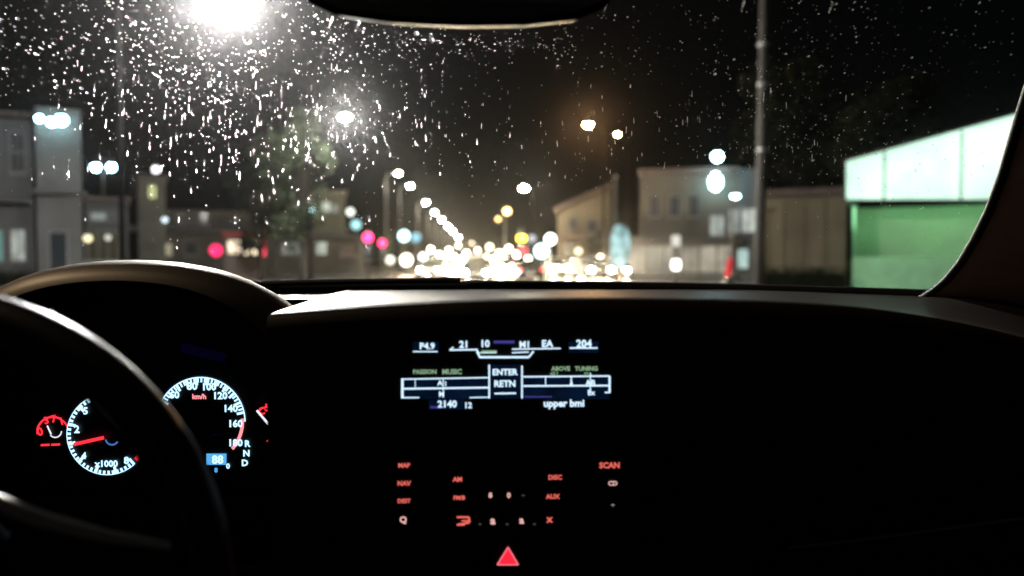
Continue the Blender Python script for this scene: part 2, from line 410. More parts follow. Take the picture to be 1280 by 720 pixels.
# centre right
disc_sign(665, 298, 66, .30, emis('pale lamp2', (.85, .85, .95), 1.0), 'globe_lamp', 'faint white lamp touching the amber signal', 'lamp', GC)
disc_sign(688, 299, 58, .36, emis('white lamp3', (.95, 1, 1), 9), 'globe_lamp', 'bright white globe lamp above the cars left of the gabled house', 'lamp', GC)
disc_sign(677, 314, 60, .50, emis('blue white lamp', (.7, .88, 1), 7), 'globe_lamp', 'large blue white lamp low over the cars', 'lamp', GC)
disc_sign(723, 314, 62, .24, emis('warm small', (1, .85, .6), 3), 'globe_lamp', 'small warm lamp in front of the gabled house', 'lamp', GC)
for k, (px, py, Y, r, st) in enumerate(((538, 312, 130, .42, 20), (549, 318, 150, .4, 20), (561, 313, 170, .45, 20), (573, 307, 160, .35, 12), (583, 317, 140, .42, 20), (597, 313, 120, .3, 10), (612, 309, 115, .42, 8),
        (624, 317, 125, .42, 18), (636, 311, 105, .36, 16), (646, 318, 110, .38, 18), (741, 326, 62, .24, 16), (750, 323, 66, .26, 16), (607, 321, 150, .4, 18), (590, 304, 180, .3, 6), (556, 324, 120, .4, 24), (568, 322, 110, .36, 24), (579, 324, 125, .4, 24), (594, 322, 130, .42, 24), (617, 324, 110, .36, 24), (630, 323, 100, .32, 24), (660, 324, 90, .3, 20), (700, 325, 80, .26, 20), (712, 328, 76, .26, 20), (728, 327, 76, .26, 20), (548, 333, 70, .3, 24), (562, 337, 60, .26, 24), (585, 334, 75, .3, 24), (600, 336, 62, .26, 24), (620, 332, 80, .32, 24), (640, 335, 64, .26, 24), (668, 331, 84, .3, 22), (684, 334, 70, .28, 22), (705, 337, 60, .24, 22), (738, 335, 62, .24, 22))):
    disc_sign(px, py, Y, r, emis('glare fill lamp', (1, .86, .62), st), 'lantern', 'small warm white lantern added to fill out the glare of the distant traffic', 'lamp', 'added lanterns filling the traffic glare')  # lanterns added to thicken the glare band of the headlights
disc_sign(488, 325, 62, .30, emis('lantern a', (1, .95, .82), 2.4), 'lantern', 'dim pale lantern low beside the left pavement, first of three', 'lamp', 'low lanterns left of the traffic')
disc_sign(508, 325, 60, .42, emis('lantern b', (1, .95, .84), 6), 'lantern', 'large bright lantern low beside the left pavement, middle of three', 'lamp', 'low lanterns left of the traffic')
disc_sign(529, 321, 70, .32, emis('lantern c', (.9, .97, 1), 5), 'lantern', 'smaller cool lantern beside the traffic, nearest the road of three', 'lamp', 'low lanterns left of the traffic')
disc_sign(653, 314, 84, .5, emis('distant red', (1, .1, .12), 2.2), 'round_sign', 'round red sign glowing among the distant lights', 'sign')
H = Fac(730, 75, 'gabled_house', 'tan gabled house lit beyond the queue of cars')
u0, z0 = H.L(697, 262); u1, z1 = H.L(760, 240); ul, _ = H.L(694, 300)
pts = [(H.L(697, 345)[0], 0), (H.L(762, 345)[0], 0), (H.L(762, 236)[0], H.L(762, 236)[1]), (H.L(697, 264)[0], H.L(697, 264)[1])]
MB().m(tan_r).poly(pts, 9).build('wall', H.root, False, True)
a = H.L(692, 264); c = H.L(765, 232.5)
MB().m(roofm).add([(a[0], -.4, a[1]), (c[0], -.4, c[1]), (c[0], 9.3, c[1]), (a[0], 9.3, a[1])] + [(a[0], -.4, a[1] + .3), (c[0], -.4, c[1] + .3), (c[0], 9.3, c[1] + .3), (a[0], 9.3, a[1] + .3)],
                 [(0, 3, 2, 1), (4, 5, 6, 7), (0, 1, 5, 4), (1, 2, 6, 5), (2, 3, 7, 6), (3, 0, 4, 7)]).build('roof', H.root, False, True)
H.box(697, 293, 770, 300, roofm, 'porch_roof', -2.5, -.003)
H.window(735, 275, 745, 290, glassd, nx=2); H.window(712, 272, 720, 285, glassd, nx=2); H.window(705, 305, 715, 318, L_win, nx=2)
pq = P(769, 300, 36)
t = empty('slim_pole', (pq.x, 36, 0), 0, 'slim grey pole just left of the oval sign', 'pole')
MB().m(conc).tube([(0, 0, 0), (0, 0, P(769, 222, 36).z)], [.10, .08], 10).build('pole', t, True, True)
MB().m(galv).lathe((0, 0, P(769, 222, 36).z), [(.09, 0), (.09, .04), (.03, .10)], 10).build('pole_cap', t, True, True)
# oval sign
p = P(775, 335, 34); q = P(775, 281, 34)
t = empty('oval_sign', (p.x, 34, 0), -math.atan2(p.x, 34), 'tall oval sign glowing pale cyan beside the slim pole', 'sign')
hz = (p.z + q.z) / 2; hh = (q.z - p.z) / 2; ww = .42
def oval(k, y0, y1, m, nm, par):
    pts = [(ww * k * math.copysign(abs(math.cos(a)) ** .8, math.cos(a)), hz + hh * k * math.copysign(abs(math.sin(a)) ** .8, math.sin(a))) for a in [2 * math.pi * i / 28 for i in range(28)]]
    return MB().m(m).poly(pts, y1 - y0, Matrix.Translation((0, y0, 0))).build(nm, par, False, True)
oval(1.05, 0, .18, darkm, 'housing', t)
oval(1.0, -.03, -.003, emis('oval face', (.5, .88, .95), 1.15, .75, 2.6), 'sign_face', t)
MB().m(darkm).box((-.1, .03, 0), (.1, .13, hz - hh)).build('post', t, False, True)
# grey building on the right
J = Fac(865, 50, 'grey_building', 'two storey grey building on the right with lit shopfront and stacked lamps')
J.box(800, 216, 924, 345, surf('grey brown render', (.060, .055, .044), .8, .2, .5, .2), 'wall', 0, 9, z0=0)
J.box(924.3, 212, 946, 345, blue_r, 'side_wing', -.5, 8.5, z0=0)
J.box(798, 212, 924, 215.8, roofm, 'cornice', -.35, 9.2)
J.box(782, 298, 926, 305, fasc, 'canopy', -1.6, -.003)
u0, z1 = J.L(788, 308); u1, z0 = J.L(918, 340)
sf = MB().m(frame_m)
for k in range(7):
    x = u0 + (u1 - u0) * k / 6; sf.box((x - .06, -.35, 0), (x + .06, -.2, z1))
sf.box((u0 - .06, -.36, z1), (u1 + .06, -.19, z1 + .15)).box((u0 - .06, -.36, 0), (u1 + .06, -.19, z0 - .02))
sfo = sf.build('shopfront', J.root, False, True)
MB().m(L_shop).box((u0, -.28, z0), (u1, -.25, z1)).build('pane', sfo, False, True)
for x in (812, 838, 862): J.window(x, 245, x + 11, 270, glassd, nx=2, nz=1)
J.window(888, 270, 905, 294, L_winw, nx=2, nz=1)
J.window(911.5, 262, 922.5, 290, L_winw, nx=1, nz=1)
J.window(927, 262, 944, 290, emis('lit window wing', (.95, 1, .92), .75, .4, 2), nx=2, nz=1, v=-.55)
J.window(922, 312, 934, 335, emis('teal shop window', (.75, 1, .95), .8, .3, 2), nx=1, nz=1, v=-.55)
J.wall_lamp(896, 198, L_cyan, .30, -.9)
J.wall_lamp(894, 229, L_flood, .38, -1.0, (1, 1, 1.45))
# garden lamp and marker
def bollard(px, py, Y, em, r, label, name, cat, c=darkm):
    p = P(px, py, Y); t = empty(name, (p.x, Y, 0), 0, label, cat)
    h = p.z
    MB().m(c).lathe((0, 0, 0), [(.2, 0), (.2, .06), (.12, .1), (.11, h - r * 1.2)], 12).build('post', t, True, True)
    MB().m(em).lathe((0, 0, h - r * 1.2), [(r * .7, 0), (r, r * .3), (r, r * 2), (r * .8, r * 2.4)], 12).build('bulb', t, True, True)
    MB().m(c).lathe((0, 0, h + r * 1.2), [(r * 1.15, 0), (r * 1.1, .05), (.05, .16)], 12).build('cap', t, True, True)
bollard(845, 331, 34, emis('garden lamp', (1, .95, .85), 5), .18, 'short lit garden lamp in front of the shopfront', 'garden_lamp', 'lamp')
bollard(845, 301, 46, emis('dim garden lamp', (1, .95, .85), .9), .26, 'dimmer post lamp standing above the short garden lamp', 'post_lamp', 'lamp')
p = P(910, 345, 34); q = P(911, 322, 34)
t = empty('marker_post', (p.x, 34, 0), 0, 'upright red glowing marker at the foot of the slim lamp', 'marker')
MB().m(darkm).box((-.1, 0, 0), (.1, .1, p.z)).build('post', t, False, True)
MB().m(emis('red marker', (1, .04, .06), .9)).add([(-.14, -.02, p.z), (.10, -.02, p.z), (.16, -.02, q.z), (.04, -.02, q.z), (-.14, .1, p.z), (.10, .1, p.z), (.16, .1, q.z), (.04, .1, q.z)],
    [(0, 1, 2, 3), (7, 6, 5, 4), (0, 4, 5, 1), (1, 5, 6, 2), (2, 6, 7, 3), (3, 7, 4, 0)]).build('reflector', t, False, True)
# beige warehouse
W = Fac(1002, 40, 'warehouse', 'beige ribbed warehouse wall between the concrete pole and the green lit station')
W.box(950, 243, 1058, 345, beige_r, 'wall', 0, 10, z0=0)
W.box(948, 238, 1060, 243, roofm, 'roof', -.5, 10.2)
rb = MB().m(beige_r)
for k in range(5):
    u, _ = W.L(953 + k * 25.5, 300); rb.box((u - .05, -.08, .2), (u + .05, -.003, W.L(1002, 243)[1] - .05))
rb.build('pilaster', W.root, False, True)
# green station
S = Fac(1150, 36, 'filling_station', 'filling station glowing green under a bright sloping canopy at the right')
a = S.L(1058, 202); bq = S.L(1330, 127); c = S.L(1330, 249); d_ = S.L(1058, 249)
MB().m(darkm).poly([(d_[0] - .1, d_[1] + .5), (c[0], c[1] + .5), (bq[0], bq[1] + .12), (a[0] - .1, a[1] + .12)], 7.5, Matrix.Translation((0, .05, 0))).box((d_[0] - .1, .05, d_[1] - .1), (d_[0] + .02, 7.55, d_[1] + .49)).box((d_[0] + .021, .05, d_[1] - .1), (c[0], .2, d_[1] + .49)).build('canopy', S.root, False, True)
cf = MB().m(L_canopy).poly([d_, c, bq, a], .04, Matrix.Translation((0, 0, 0))).build('canopy_panel', S.root, False, True)
mm = MB().m(darkm)
for px in (1105, 1201, 1290):
    u, zb = S.L(px, 249); k = (px - 1058) / (1330 - 1058); zt = a[1] + (bq[1] - a[1]) * k
    mm.box((u - .05, -.06, zb), (u + .05, -.003, zt))
mm.build('mullion', S.root, False, True)
S.box(1058, 253, 1330, 345, green_w, 'wall', 5.0, 5.4, z0=0)
for px in (1062, 1320):
    u, zb = S.L(px, 252); MB().m(galv).tube([(u, 2.6, 0), (u, 2.6, zb - .05)], .09, 10).build('column', S.root, True, True)
for px in (1090, 1150, 1210, 1270):
    u, zb = S.L(px, 252); MB().m(L_tube_added).box((u - .7, 2.2, zb + .42), (u + .7, 2.35, zb + .48)).build('added_tube_light', S.root, False, True)  # added tubes, hidden behind the canopy panel, to light the wall green
u0, zt = S.L(1064, 321); u1, _ = S.L(1330, 321)
MB().m(surf('low green wall', (.28, .60, .34), .7, .15, 2)).box((u0, .9, 0), (u1, 1.1, zt)).build('low_wall', S.root, False, True)
# ------------------------------------------------------------------ vegetation
def tree(x, y, z0, z1, w, n, leaf, m, label, name='tree', trunk=.2, seed=1):
    rnd = random.Random(seed)
    t = empty(name, (x, y, 0), 0, label, 'tree')
    b = MB().m(barkm).tube([(0, 0, 0), (.05, 0, z0 * .6), (-.05, .05, z0 + (z1 - z0) * .6)], [trunk, trunk * .75, trunk * .3], 10)
    cl = []
    for k in range(14):
        a = rnd.random() * 6.28; rr = w * (.25 + .35 * rnd.random()); h = z0 + (z1 - z0) * (.12 + .76 * rnd.random())
        c = Vector((math.cos(a) * rr, math.sin(a) * rr, h)); cl.append((c, w * (.25 + .2 * rnd.random())))
        b.tube([(0, 0, z0 * .9 + (h - z0) * .3), c * .5 + Vector((0, 0, h * .42)), c], [trunk * .4, trunk * .22, .02], 6)
    b.build('trunk', t, True, True)
    lf = MB().m(m)
    for k in range(n):
        c, r = rnd.choice(cl)
        d = Vector((rnd.gauss(0, 1), rnd.gauss(0, 1), rnd.gauss(0, .8))).normalized() * r * (rnd.random() ** .4)
        p = c + d; s = leaf * (.6 + .8 * rnd.random())
        T = Matrix.Translation(p) @ Matrix.Rotation(rnd.random() * 6.28, 4, (rnd.gauss(0, 1), rnd.gauss(0, 1), rnd.gauss(0, 1) + .01))
        lf.add([(-s, 0, 0), (0, -s * .45, 0), (s, 0, 0), (0, s * .45, .05)], [(0, 1, 2, 3)], T)
    lf.build('crown', t, False, True)
    return t
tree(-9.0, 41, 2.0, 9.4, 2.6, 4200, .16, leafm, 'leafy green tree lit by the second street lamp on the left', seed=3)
tree(-13.0, 48, 1.6, 7.6, 2.3, 2600, .18, leafd, 'darker tree left of the lamp lit tree, above the kiosk', seed=5)
tree(P(985, 150, 53).x, 53, 5.4, 15.0, 4.9, 5200, .27, leafd, 'large dark tree above the beige warehouse', seed=8)
tree(P(1130, 150, 44).x, 46, 6.0, 12.6, 4.2, 4200, .22, leafd, 'broad dark tree rising behind the glowing green canopy', seed=9)
tree(P(745, 290, 66).x, 66, 1.2, 4.0, .9, 900, .14, leafd, 'small dark conifer shrub in front of the gabled house', 'small_tree', .08, seed=10)
def hedge(x0, x1, y, h, m, label):
    rnd = random.Random(int(x0 * 10)); b = MB().m(m)
    b.box((x0, y, 0), (x1, y + .5, h * .75))
    n = int((x1 - x0) * 260)
    for k in range(n):
        p = Vector((rnd.uniform(x0, x1), y + rnd.uniform(-.12, .6), rnd.uniform(.02, h) + rnd.gauss(0, .06))); s = .10
        T = Matrix.Translation(p) @ Matrix.Rotation(rnd.random() * 6.28, 4, (rnd.gauss(0, 1), rnd.gauss(0, 1), rnd.gauss(0, 1) + .01))
        b.add([(-s, 0, 0), (0, -s * .5, 0), (s, 0, 0), (0, s * .5, .03)], [(0, 1, 2, 3)], T)
    return tag(b.build('hedge'), label, 'hedge')
hedge(P(952, 335, 38).x, P(1056, 335, 38).x, 38, 1.0, leafd, 'low clipped hedge along the foot of the beige warehouse')
hedge(P(-40, 335, 40).x, P(42, 335, 40).x, 39.5, .9, leafd, 'low hedge in front of the grey corner building')
# ------------------------------------------------------------------ cars
def make_car(paintm, tall=0.0):
    t = empty('parked_car' if False else 'car', (0, 0, 0))
    L, Wd = 4.3, .86
    st = [(-2.12, .30, .62, .74), (-2.05, .22, .72, .82), (-1.2, .18, .88, .86), (-.2, .18, .92, .88), (1.0, .18, .93, .88), (1.9, .22, .95, .85), (2.12, .34, .88, .78)]
    def sec(y, zb, zt, w):
        return [(-w * .92, y, zb), (-w, y, zb + .18), (-w, y, zt - .16), (-w * .9, y, zt), (w * .9, y, zt), (w, y, zt - .16), (w, y, zb + .18), (w * .92, y, zb)]
    b = MB().m(paintm); vs = []
    for s_ in st: vs += sec(*s_)
    n = 8; fs = [(i * n + k, i * n + (k + 1) % n, (i + 1) * n + (k + 1) % n, (i + 1) * n + k) for i in range(len(st) - 1) for k in range(n)]
    fs += [tuple(range(n - 1, -1, -1)), tuple((len(st) - 1) * n + k for k in range(n))]
    b.add(vs, fs)
    zr = 1.45 + tall
    b.box((-.62, -.25, zr - .05), (.62, 1.25, zr))                      # roof skin
    for sx in (-1, 1):                                                  # roof pillars
        for (y0, y1) in ((-1.1, -.28), (.45, .45), (1.85, 1.22)):
            b.tube([(sx * .76, y0, .90), (sx * .60, y1, zr - .03)], .035, 6)
    b.build('body', t, True, True)
    g = MB().m(glassd)
    vs = [(-.77, -1.15, .90), (.77, -1.15, .90), (.77, 1.88, .92), (-.77, 1.88, .92), (-.60, -.30, zr - .055), (.60, -.30, zr - .055), (.60, 1.22, zr - .055), (-.60, 1.22, zr - .055)]
    g.add(vs, [(4, 5, 6, 7), (0, 1, 5, 4), (1, 2, 6, 5), (2, 3, 7, 6), (3, 0, 4, 7)]).build('window', t, False, True)
    for sx in (-1, 1):
        for y in (-1.35, 1.3):
            w = MB().m(tyre).lathe((sx * .80 - .1, y, .31), [(.24, 0), (.31, .03), (.31, .17), (.24, .20)], 18, 'x').build('wheel', t, True, True)
            MB().m(galv).lathe((sx * .80 + (.085 if sx > 0 else -.115), y, .31), [(.17, 0), (.19, .015), (.17, .03)], 12, 'x').build('rim', w, True, True)
        MB().m(L_head).ball((sx * .62, -2.06, .66), .11, 12, (1.25, .5, .85)).build('headlight', t, True, True)
        MB().m(L_tail).ball((sx * .66, 2.08, .78), .10, 10, (1.3, .5, .9)).build('tail_light', t, True, True)
        MB().m(paintm).ball((sx * .93, -.75, .98), .09, 8, (1, .6, .8)).build('wing_mirror', t, True, True)
    MB().m(darkm).box((-.45, -2.16, .36), (.45, -2.10, .52)).build('grille', t, False, True)
    MB().m(surf('plate', (.6, .6, .55), .5)).box((-.25, 2.12, .48), (.25, 2.15, .60)).build('number_plate', t, False, True)
    return t
tyre = surf('tyre rubber', (.015, .015, .015), .7)
paints = {'silver': surf('silver paint', (.35, .36, .37), .25, .05, 2, metal=.6), 'dark': surf('dark paint', (.02, .02, .03), .2, .05, 2),
          'white': surf('white paint', (.6, .6, .6), .3, .05, 2), 'red': surf('red paint', (.35, .02, .02), .25, .05, 2)}
protos = {}
GO, GI, GS = 'oncoming cars with headlights on', 'cars ahead with red tail lights', 'cars waiting at the right with headlights on'
ON = 'oncoming'
cars = [  # x, y, rz, paint, tall, label, group
    (-3.5, 58, 0, 'silver', 0, 'oncoming silver car with headlights on, nearest in the outer left lane', GO),
    (-3.6, 68, 0, 'white', .25, 'oncoming white van like car, second in the outer left lane', GO),
    (-3.5, 80, 0, 'dark', 0, 'oncoming dark car, third in the outer left lane', GO),
    (-3.5, 94, 0, 'silver', 0, 'oncoming silver car, fourth in the outer left lane', GO),
    (-3.5, 112, 0, 'white', .3, 'oncoming tall white car, farthest in the outer left lane', GO),
    (-.25, 47, 0, 'dark', 0, 'oncoming dark car with headlights on, nearest in the middle lane', GO),
    (-.2, 58, 0, 'white', .3, 'oncoming tall white car, second in the middle lane', GO),
    (-.2, 72, 0, 'silver', 0, 'oncoming silver car, third in the middle lane', GO),
    (-.2, 90, 0, 'dark', .2, 'oncoming dark car, fourth in the middle lane', GO),
    (3.2, 52, math.pi, 'dark', 0, 'dark car ahead in the right lane with red tail lights', GI),
    (3.3, 66, math.pi, 'red', 0, 'red car farther ahead in the right lane with tail lights on', GI),
    (2.9, 84, 0, 'white', .2, 'tall white car facing this way beyond the red one', GO),
    (5.6, 60, .12, 'white', 0, 'white car waiting at the right kerb with headlights on, left one of four', GS),
    (7.4, 58, .15, 'dark', 0, 'dark car waiting at the right with headlights on, second of four', GS),
    (7.0, 50, .15, 'silver', 0, 'silver car with headlights on in front of the gabled house, third of four', GS),
    (9.2, 57, .18, 'white', 0, 'white car with headlights on beside the oval sign, right one of four', GS),
]
for (x, y, rz, pn, tall, lb, g) in cars:
    key = (pn, tall)
    if key not in protos:
        protos[key] = o = make_car(paints[pn], tall)
    else: o = copy_tree(protos[key])
    o.location = (x, y, .005 if abs(x) < 5.4 and x < 5 else .125 if x < 8.6 else .0); o.rotation_euler = (0, 0, rz)
    tag(o, lb, 'car', g)
# ------------------------------------------------------------------ own car interior
ROOT = empty('car_interior', (.02, .5, .3), 0, 'dark car seen from inside, dashboard glowing under a rain covered windscreen', 'car')
def vinyl(name, c, rough, bump=.06, spec=.5, ior=1.5, tint=(1, 1, 1)):
    m, nt, out = nmat(name)
    b = nt.nodes.new('ShaderNodeBsdfPrincipled'); b.inputs['Base Color'].default_value = (*c, 1)
    b.inputs['Roughness'].default_value = rough; b.inputs['Specular IOR Level'].default_value = spec; b.inputs['IOR'].default_value = ior; b.inputs['Specular Tint'].default_value = (*tint, 1)
    tc = nt.nodes.new('ShaderNodeTexCoord'); n = nt.nodes.new('ShaderNodeTexVoronoi'); n.inputs['Scale'].default_value = 420
    nt.links.new(tc.outputs['Object'], n.inputs['Vector'])
    bp = nt.nodes.new('ShaderNodeBump'); bp.inputs['Strength'].default_value = bump; bp.inputs['Distance'].default_value = .001
    nt.links.new(n.outputs['Distance'], bp.inputs['Height']); nt.links.new(bp.outputs['Normal'], b.inputs['Normal'])
    nt.links.new(b.outputs[0], out.inputs['Surface'])
    return m
dashm = vinyl('dash vinyl', (.012, .0095, .007), .46, spec=.6, ior=1.45, tint=(1, .86, .68))
hoodm = vinyl('hood vinyl', (.007, .005, .0035), .50, spec=1, ior=1.9, tint=(1, .84, .66))
blackp = vinyl('black plastic', (.008, .008, .008), .5, .05, .3)
flock = surf('flocked lining', (.004, .004, .004), 1, .2, 50, spec=0)
leather = vinyl('steering leather', (.015, .014, .013), .38, .1)
chrome = surf('satin trim', (.80, .78, .76), .45, .05, 5, metal=.2)
trimf = surf('pillar cloth', (.50, .32, .27), .85, .1, 60)
headl = surf('headliner cloth', (.12, .115, .11), .9, .1, 60)
rubber = surf('black rubber', (.006, .006, .006), .6, .1, 5)
def bp_(name, mb, smooth=False, parent=None):
    o = mb.build(name, None, smooth)
    par = parent or ROOT
    off = WLOC[ROOT.name]
    o.data.transform(Matrix.Translation(-off)); o.parent = par
    return o
# windscreen surface
SL = R(35)
def WS(x, v, off=0.0):
    y0 = 1.25 - .30 * x * x; z0 = 1.4 - .040 - .006 * x * x * 4
    bow = .018 * math.sin(min(max(v / .95, 0), 1) * math.pi)
    xx = x * (1 - .075 * v)
    nrm = Vector((x * .45, math.sin(SL), math.cos(SL))).normalized()
    return Vector((xx, y0 - v * math.cos(SL), z0 + v * math.sin(SL))) + nrm * (bow + off)
def ws_hit(px, py, off=0.0):
    d = ray(px, py); x, v = 0.0, .3
    for _ in range(25):        # Newton
        p = WS(x, v, off); k = (p.y) / d.y; q = EYE + d * k
        e = (p - q); h = 1e-4
        dx = (WS(x + h, v, off) - p) / h; dv = (WS(x, v + h, off) - p) / h
        def res(pp): kk = pp.y / d.y; qq = EYE + d * kk; return Vector((pp.x - qq.x, pp.z - qq.z))
        r0 = res(p); rx = (res(WS(x + h, v, off)) - r0) / h; rv = (res(WS(x, v + h, off)) - r0) / h
        det = rx.x * rv.y - rv.x * rx.y
        if abs(det) < 1e-9: break
        x -= (r0.x * rv.y - rv.x * r0.y) / det; v -= (rx.x * r0.y - r0.x * rx.y) / det
    return x, v
GV, GT = .82, .005
gm, nt, out = nmat('wet windscreen glass')
tr = nt.nodes.new('ShaderNodeBsdfTransparent'); tr.inputs[0].default_value = (.97, .99, .98, 1)
gl = nt.nodes.new('ShaderNodeBsdfGlossy'); gl.inputs['Roughness'].default_value = .08
mx = nt.nodes.new('ShaderNodeMixShader'); mx.inputs[0].default_value = .006
nt.links.new(tr.outputs[0], mx.inputs[1]); nt.links.new(gl.outputs[0], mx.inputs[2]); nt.links.new(mx.outputs[0], out.inputs['Surface'])
vs_ = nt.nodes.new('ShaderNodeVolumeScatter'); vs_.inputs['Density'].default_value = 1.75; vs_.inputs['Anisotropy'].default_value = .975
nt.links.new(vs_.outputs[0], out.inputs['Volume'])
NU, NV = 40, 24
b = MB().m(gm)
w = NU + 1; vs = []
for off in (0, -GT):
    for j in range(NV + 1):
        for i in range(NU + 1): vs.append(WS(-.72 + 1.44 * i / NU, GV * j / NV, off))
N = w * (NV + 1); fs = []
for j in range(NV):
    for i in range(NU):
        a = j * w + i
        fs.append((a, a + w, a + w + 1, a + 1)); fs.append((N + a, N + a + 1, N + a + w + 1, N + a + w))
edge = [i for i in range(w)] + [j * w + NU for j in range(1, NV + 1)] + [NV * w + i for i in range(NU - 1, -1, -1)] + [j * w for j in range(NV - 1, 0, -1)]
for k in range(len(edge)):
    a, c = edge[k], edge[(k + 1) % len(edge)]
    fs.append((a, c, N + c, N + a))
b.add(vs, fs)
windscreen = bp_('windscreen', b, True)
# lower seal and wipers (outside the glass)
b = MB().m(rubber)
b.tube([WS(x / 20 * .72, -.012, .004) for x in range(-20, 21)], .011, 8)
bp_('windscreen_seal', b, True)
for (xs, xe, vv, hp) in ((-.60, -.03, (.001, .006), -.28), (-.02, .50, (-.002, -.006), .22)):
    n = 16
    pts = [WS(xs + (xe - xs) * k / n, vv[0] + (vv[1] - vv[0]) * k / n, .006) for k in range(n + 1)]
    bl = bp_('wiper', MB().m(rubber).tube(pts, .0032, 6, flat=1.6), True)
    arm = [WS(hp - .05, -.045, .006), WS(hp - .02, -.022, .012), WS((xs + xe) / 2, sum(vv) / 2 - .003, .010)]
    bp_('wiper_arm', MB().m(rubber).tube(arm, [.006, .004, .003], 6).ball(tuple(arm[0]), .012), True, bl)
# dash
LIPY = .80
def lipz(x): return -.037 - .13 * (x - .12) ** 2 - .35 * max(0, x - .33) ** 2
def dtop(x, y):
    t = min(1, max(0, (y - .77) / .30)); t = t * t * (3 - 2 * t)
    return 1.4 + lipz(x) * (1 - t) + t * (-.045 - .03 * max(0, abs(x) - .4))
def lip(x):
    t = min(1, max(0, (-.10 - x) / .10)); t = t * t * (3 - 2 * t)
    return .77 + .03 * x * x 
prof = [('t', 1.0), ('t', .75), ('t', .5), ('t', .25), ('t', .08), (-.006, -.0015), (-.012, -.006), (-.0145, -.013), (-.015, -.03), (-.0152, -.07), (-.0155, -.12), (-.0155, -.24), (-.018, -.34), (-.06, -.48), (-.08, -.9)]
def dash_strip(x0, x1, nx, b):
    rows = []
    for i in range(nx + 1):
        x = x0 + (x1 - x0) * i / nx; row = []
        yb = 1.29 - .30 * x * x; yl = lip(x)
        for a, c in prof:
            if a == 't':
                y = yl + (yb - yl) * c; row.append(Vector((x, y, dtop(x, y))))
            else: row.append(Vector((x, yl + a, 1.4 + c + lipz(x))))
        rows.append(row)
    n = len(prof); vs = [p for r in rows for p in r]
    b.m(dashm).add(vs, [(i * n + k, (i + 1) * n + k, (i + 1) * n + k + 1, i * n + k + 1) for i in range(nx) for k in range(7)])
    b.m(blackp).add(vs, [(i * n + k, (i + 1) * n + k, (i + 1) * n + k + 1, i * n + k + 1) for i in range(nx) for k in range(7, n - 1)])
b = MB().m(dashm)
dash_strip(-.2, .74, 30, b); dash_strip(-.74, -.565, 5, b)
# behind and under the instrument hood
b.grid(lambda u, v: (-.565 + .365 * u, 1.03 + (.22) * v, dtop(-.38, 1.0) - .002), 6, 3)
b.add([(-.565, .80, 1.092), (-.2, .80, 1.092), (-.2, .74, .92), (-.565, .74, .92), (-.565, .67, .5), (-.2, .67, .5)], [(0, 1, 2, 3), (3, 2, 5, 4)])
dash = bp_('dashboard', b, True)
# passenger side trim strip and glovebox line
pts = [P(985 + k * 34, 685 - 3.9 * k - .05 * k * k, .745) for k in range(11)]
bp_('trim_strip', MB().m(surf('dark trim', (.35, .32, .32), .5, .05, 5)).tube(pts, .0016, 6), True, dash)
# instrument hood
HX = -.377
def hood_z(dx, r=1.0):
    return 1.4 + .0 - 1.05 * dx * dx - 28 * dx ** 4
def hood_outline(k, shrink):       # closed outline in x,z
    pts = []
    for i in range(29):
        dx = -.195 + .39 * i / 28
        pts.append((HX + dx * (1 - shrink / .195), hood_z(dx) - shrink))
    zl = 1.100 + shrink
    return pts, zl
b = MB().m(hoodm)
def ring(y, shrink, drop=0):
    pts, zl = hood_outline(0, shrink)
    xr = HX + .195 - shrink; xl = HX - .195 + shrink
    out_ = [Vector((x, y, z - drop)) for x, z in pts]
    out_ += [Vector((xr, y, zl + (pts[-1][1] - zl) * t - drop * t)) for t in (.75, .5, .25)] + [Vector((xr - .03, y, zl))]
    out_ += [Vector((xr - .03 - (xr - xl - .06) * t, y, zl)) for t in (.25, .5, .75)]
    out_ += [Vector((xl + .03, y, zl))] + [Vector((xl, y, zl + (pts[0][1] - zl) * t - drop * t)) for t in (.25, .5, .75)]
    return out_
rings = [ring(1.07, 0.0, .055), ring(.98, 0.0, .022), ring(.93, 0.0, .006), ring(.90, 0.0, .001), ring(.885, 0), ring(.870, .0013), ring(.860, .0038), ring(.850, .0075), ring(.843, .0115), ring(.838, .016), ring(.835, .021), ring(.836, .026), ring(.842, .028), ring(.93, .0285)]
n = len(rings[0]); vs = [p for r in rings for p in r]
b.add(vs, [(i * n + k, i * n + (k + 1) % n, (i + 1) * n + (k + 1) % n, (i + 1) * n + k) for i in range(10) for k in range(n)])
b.m(flock).add(vs, [(i * n + k, i * n + (k + 1) % n, (i + 1) * n + (k + 1) % n, (i + 1) * n + k) for i in range(10, len(rings) - 1) for k in range(n)])
bp_('instrument_hood', b, True)
inner = ring(.929, .0290)
IP = MB().m(blackp).add(inner, [tuple(range(len(inner)))])
panel = bp_('instrument_panel', IP)
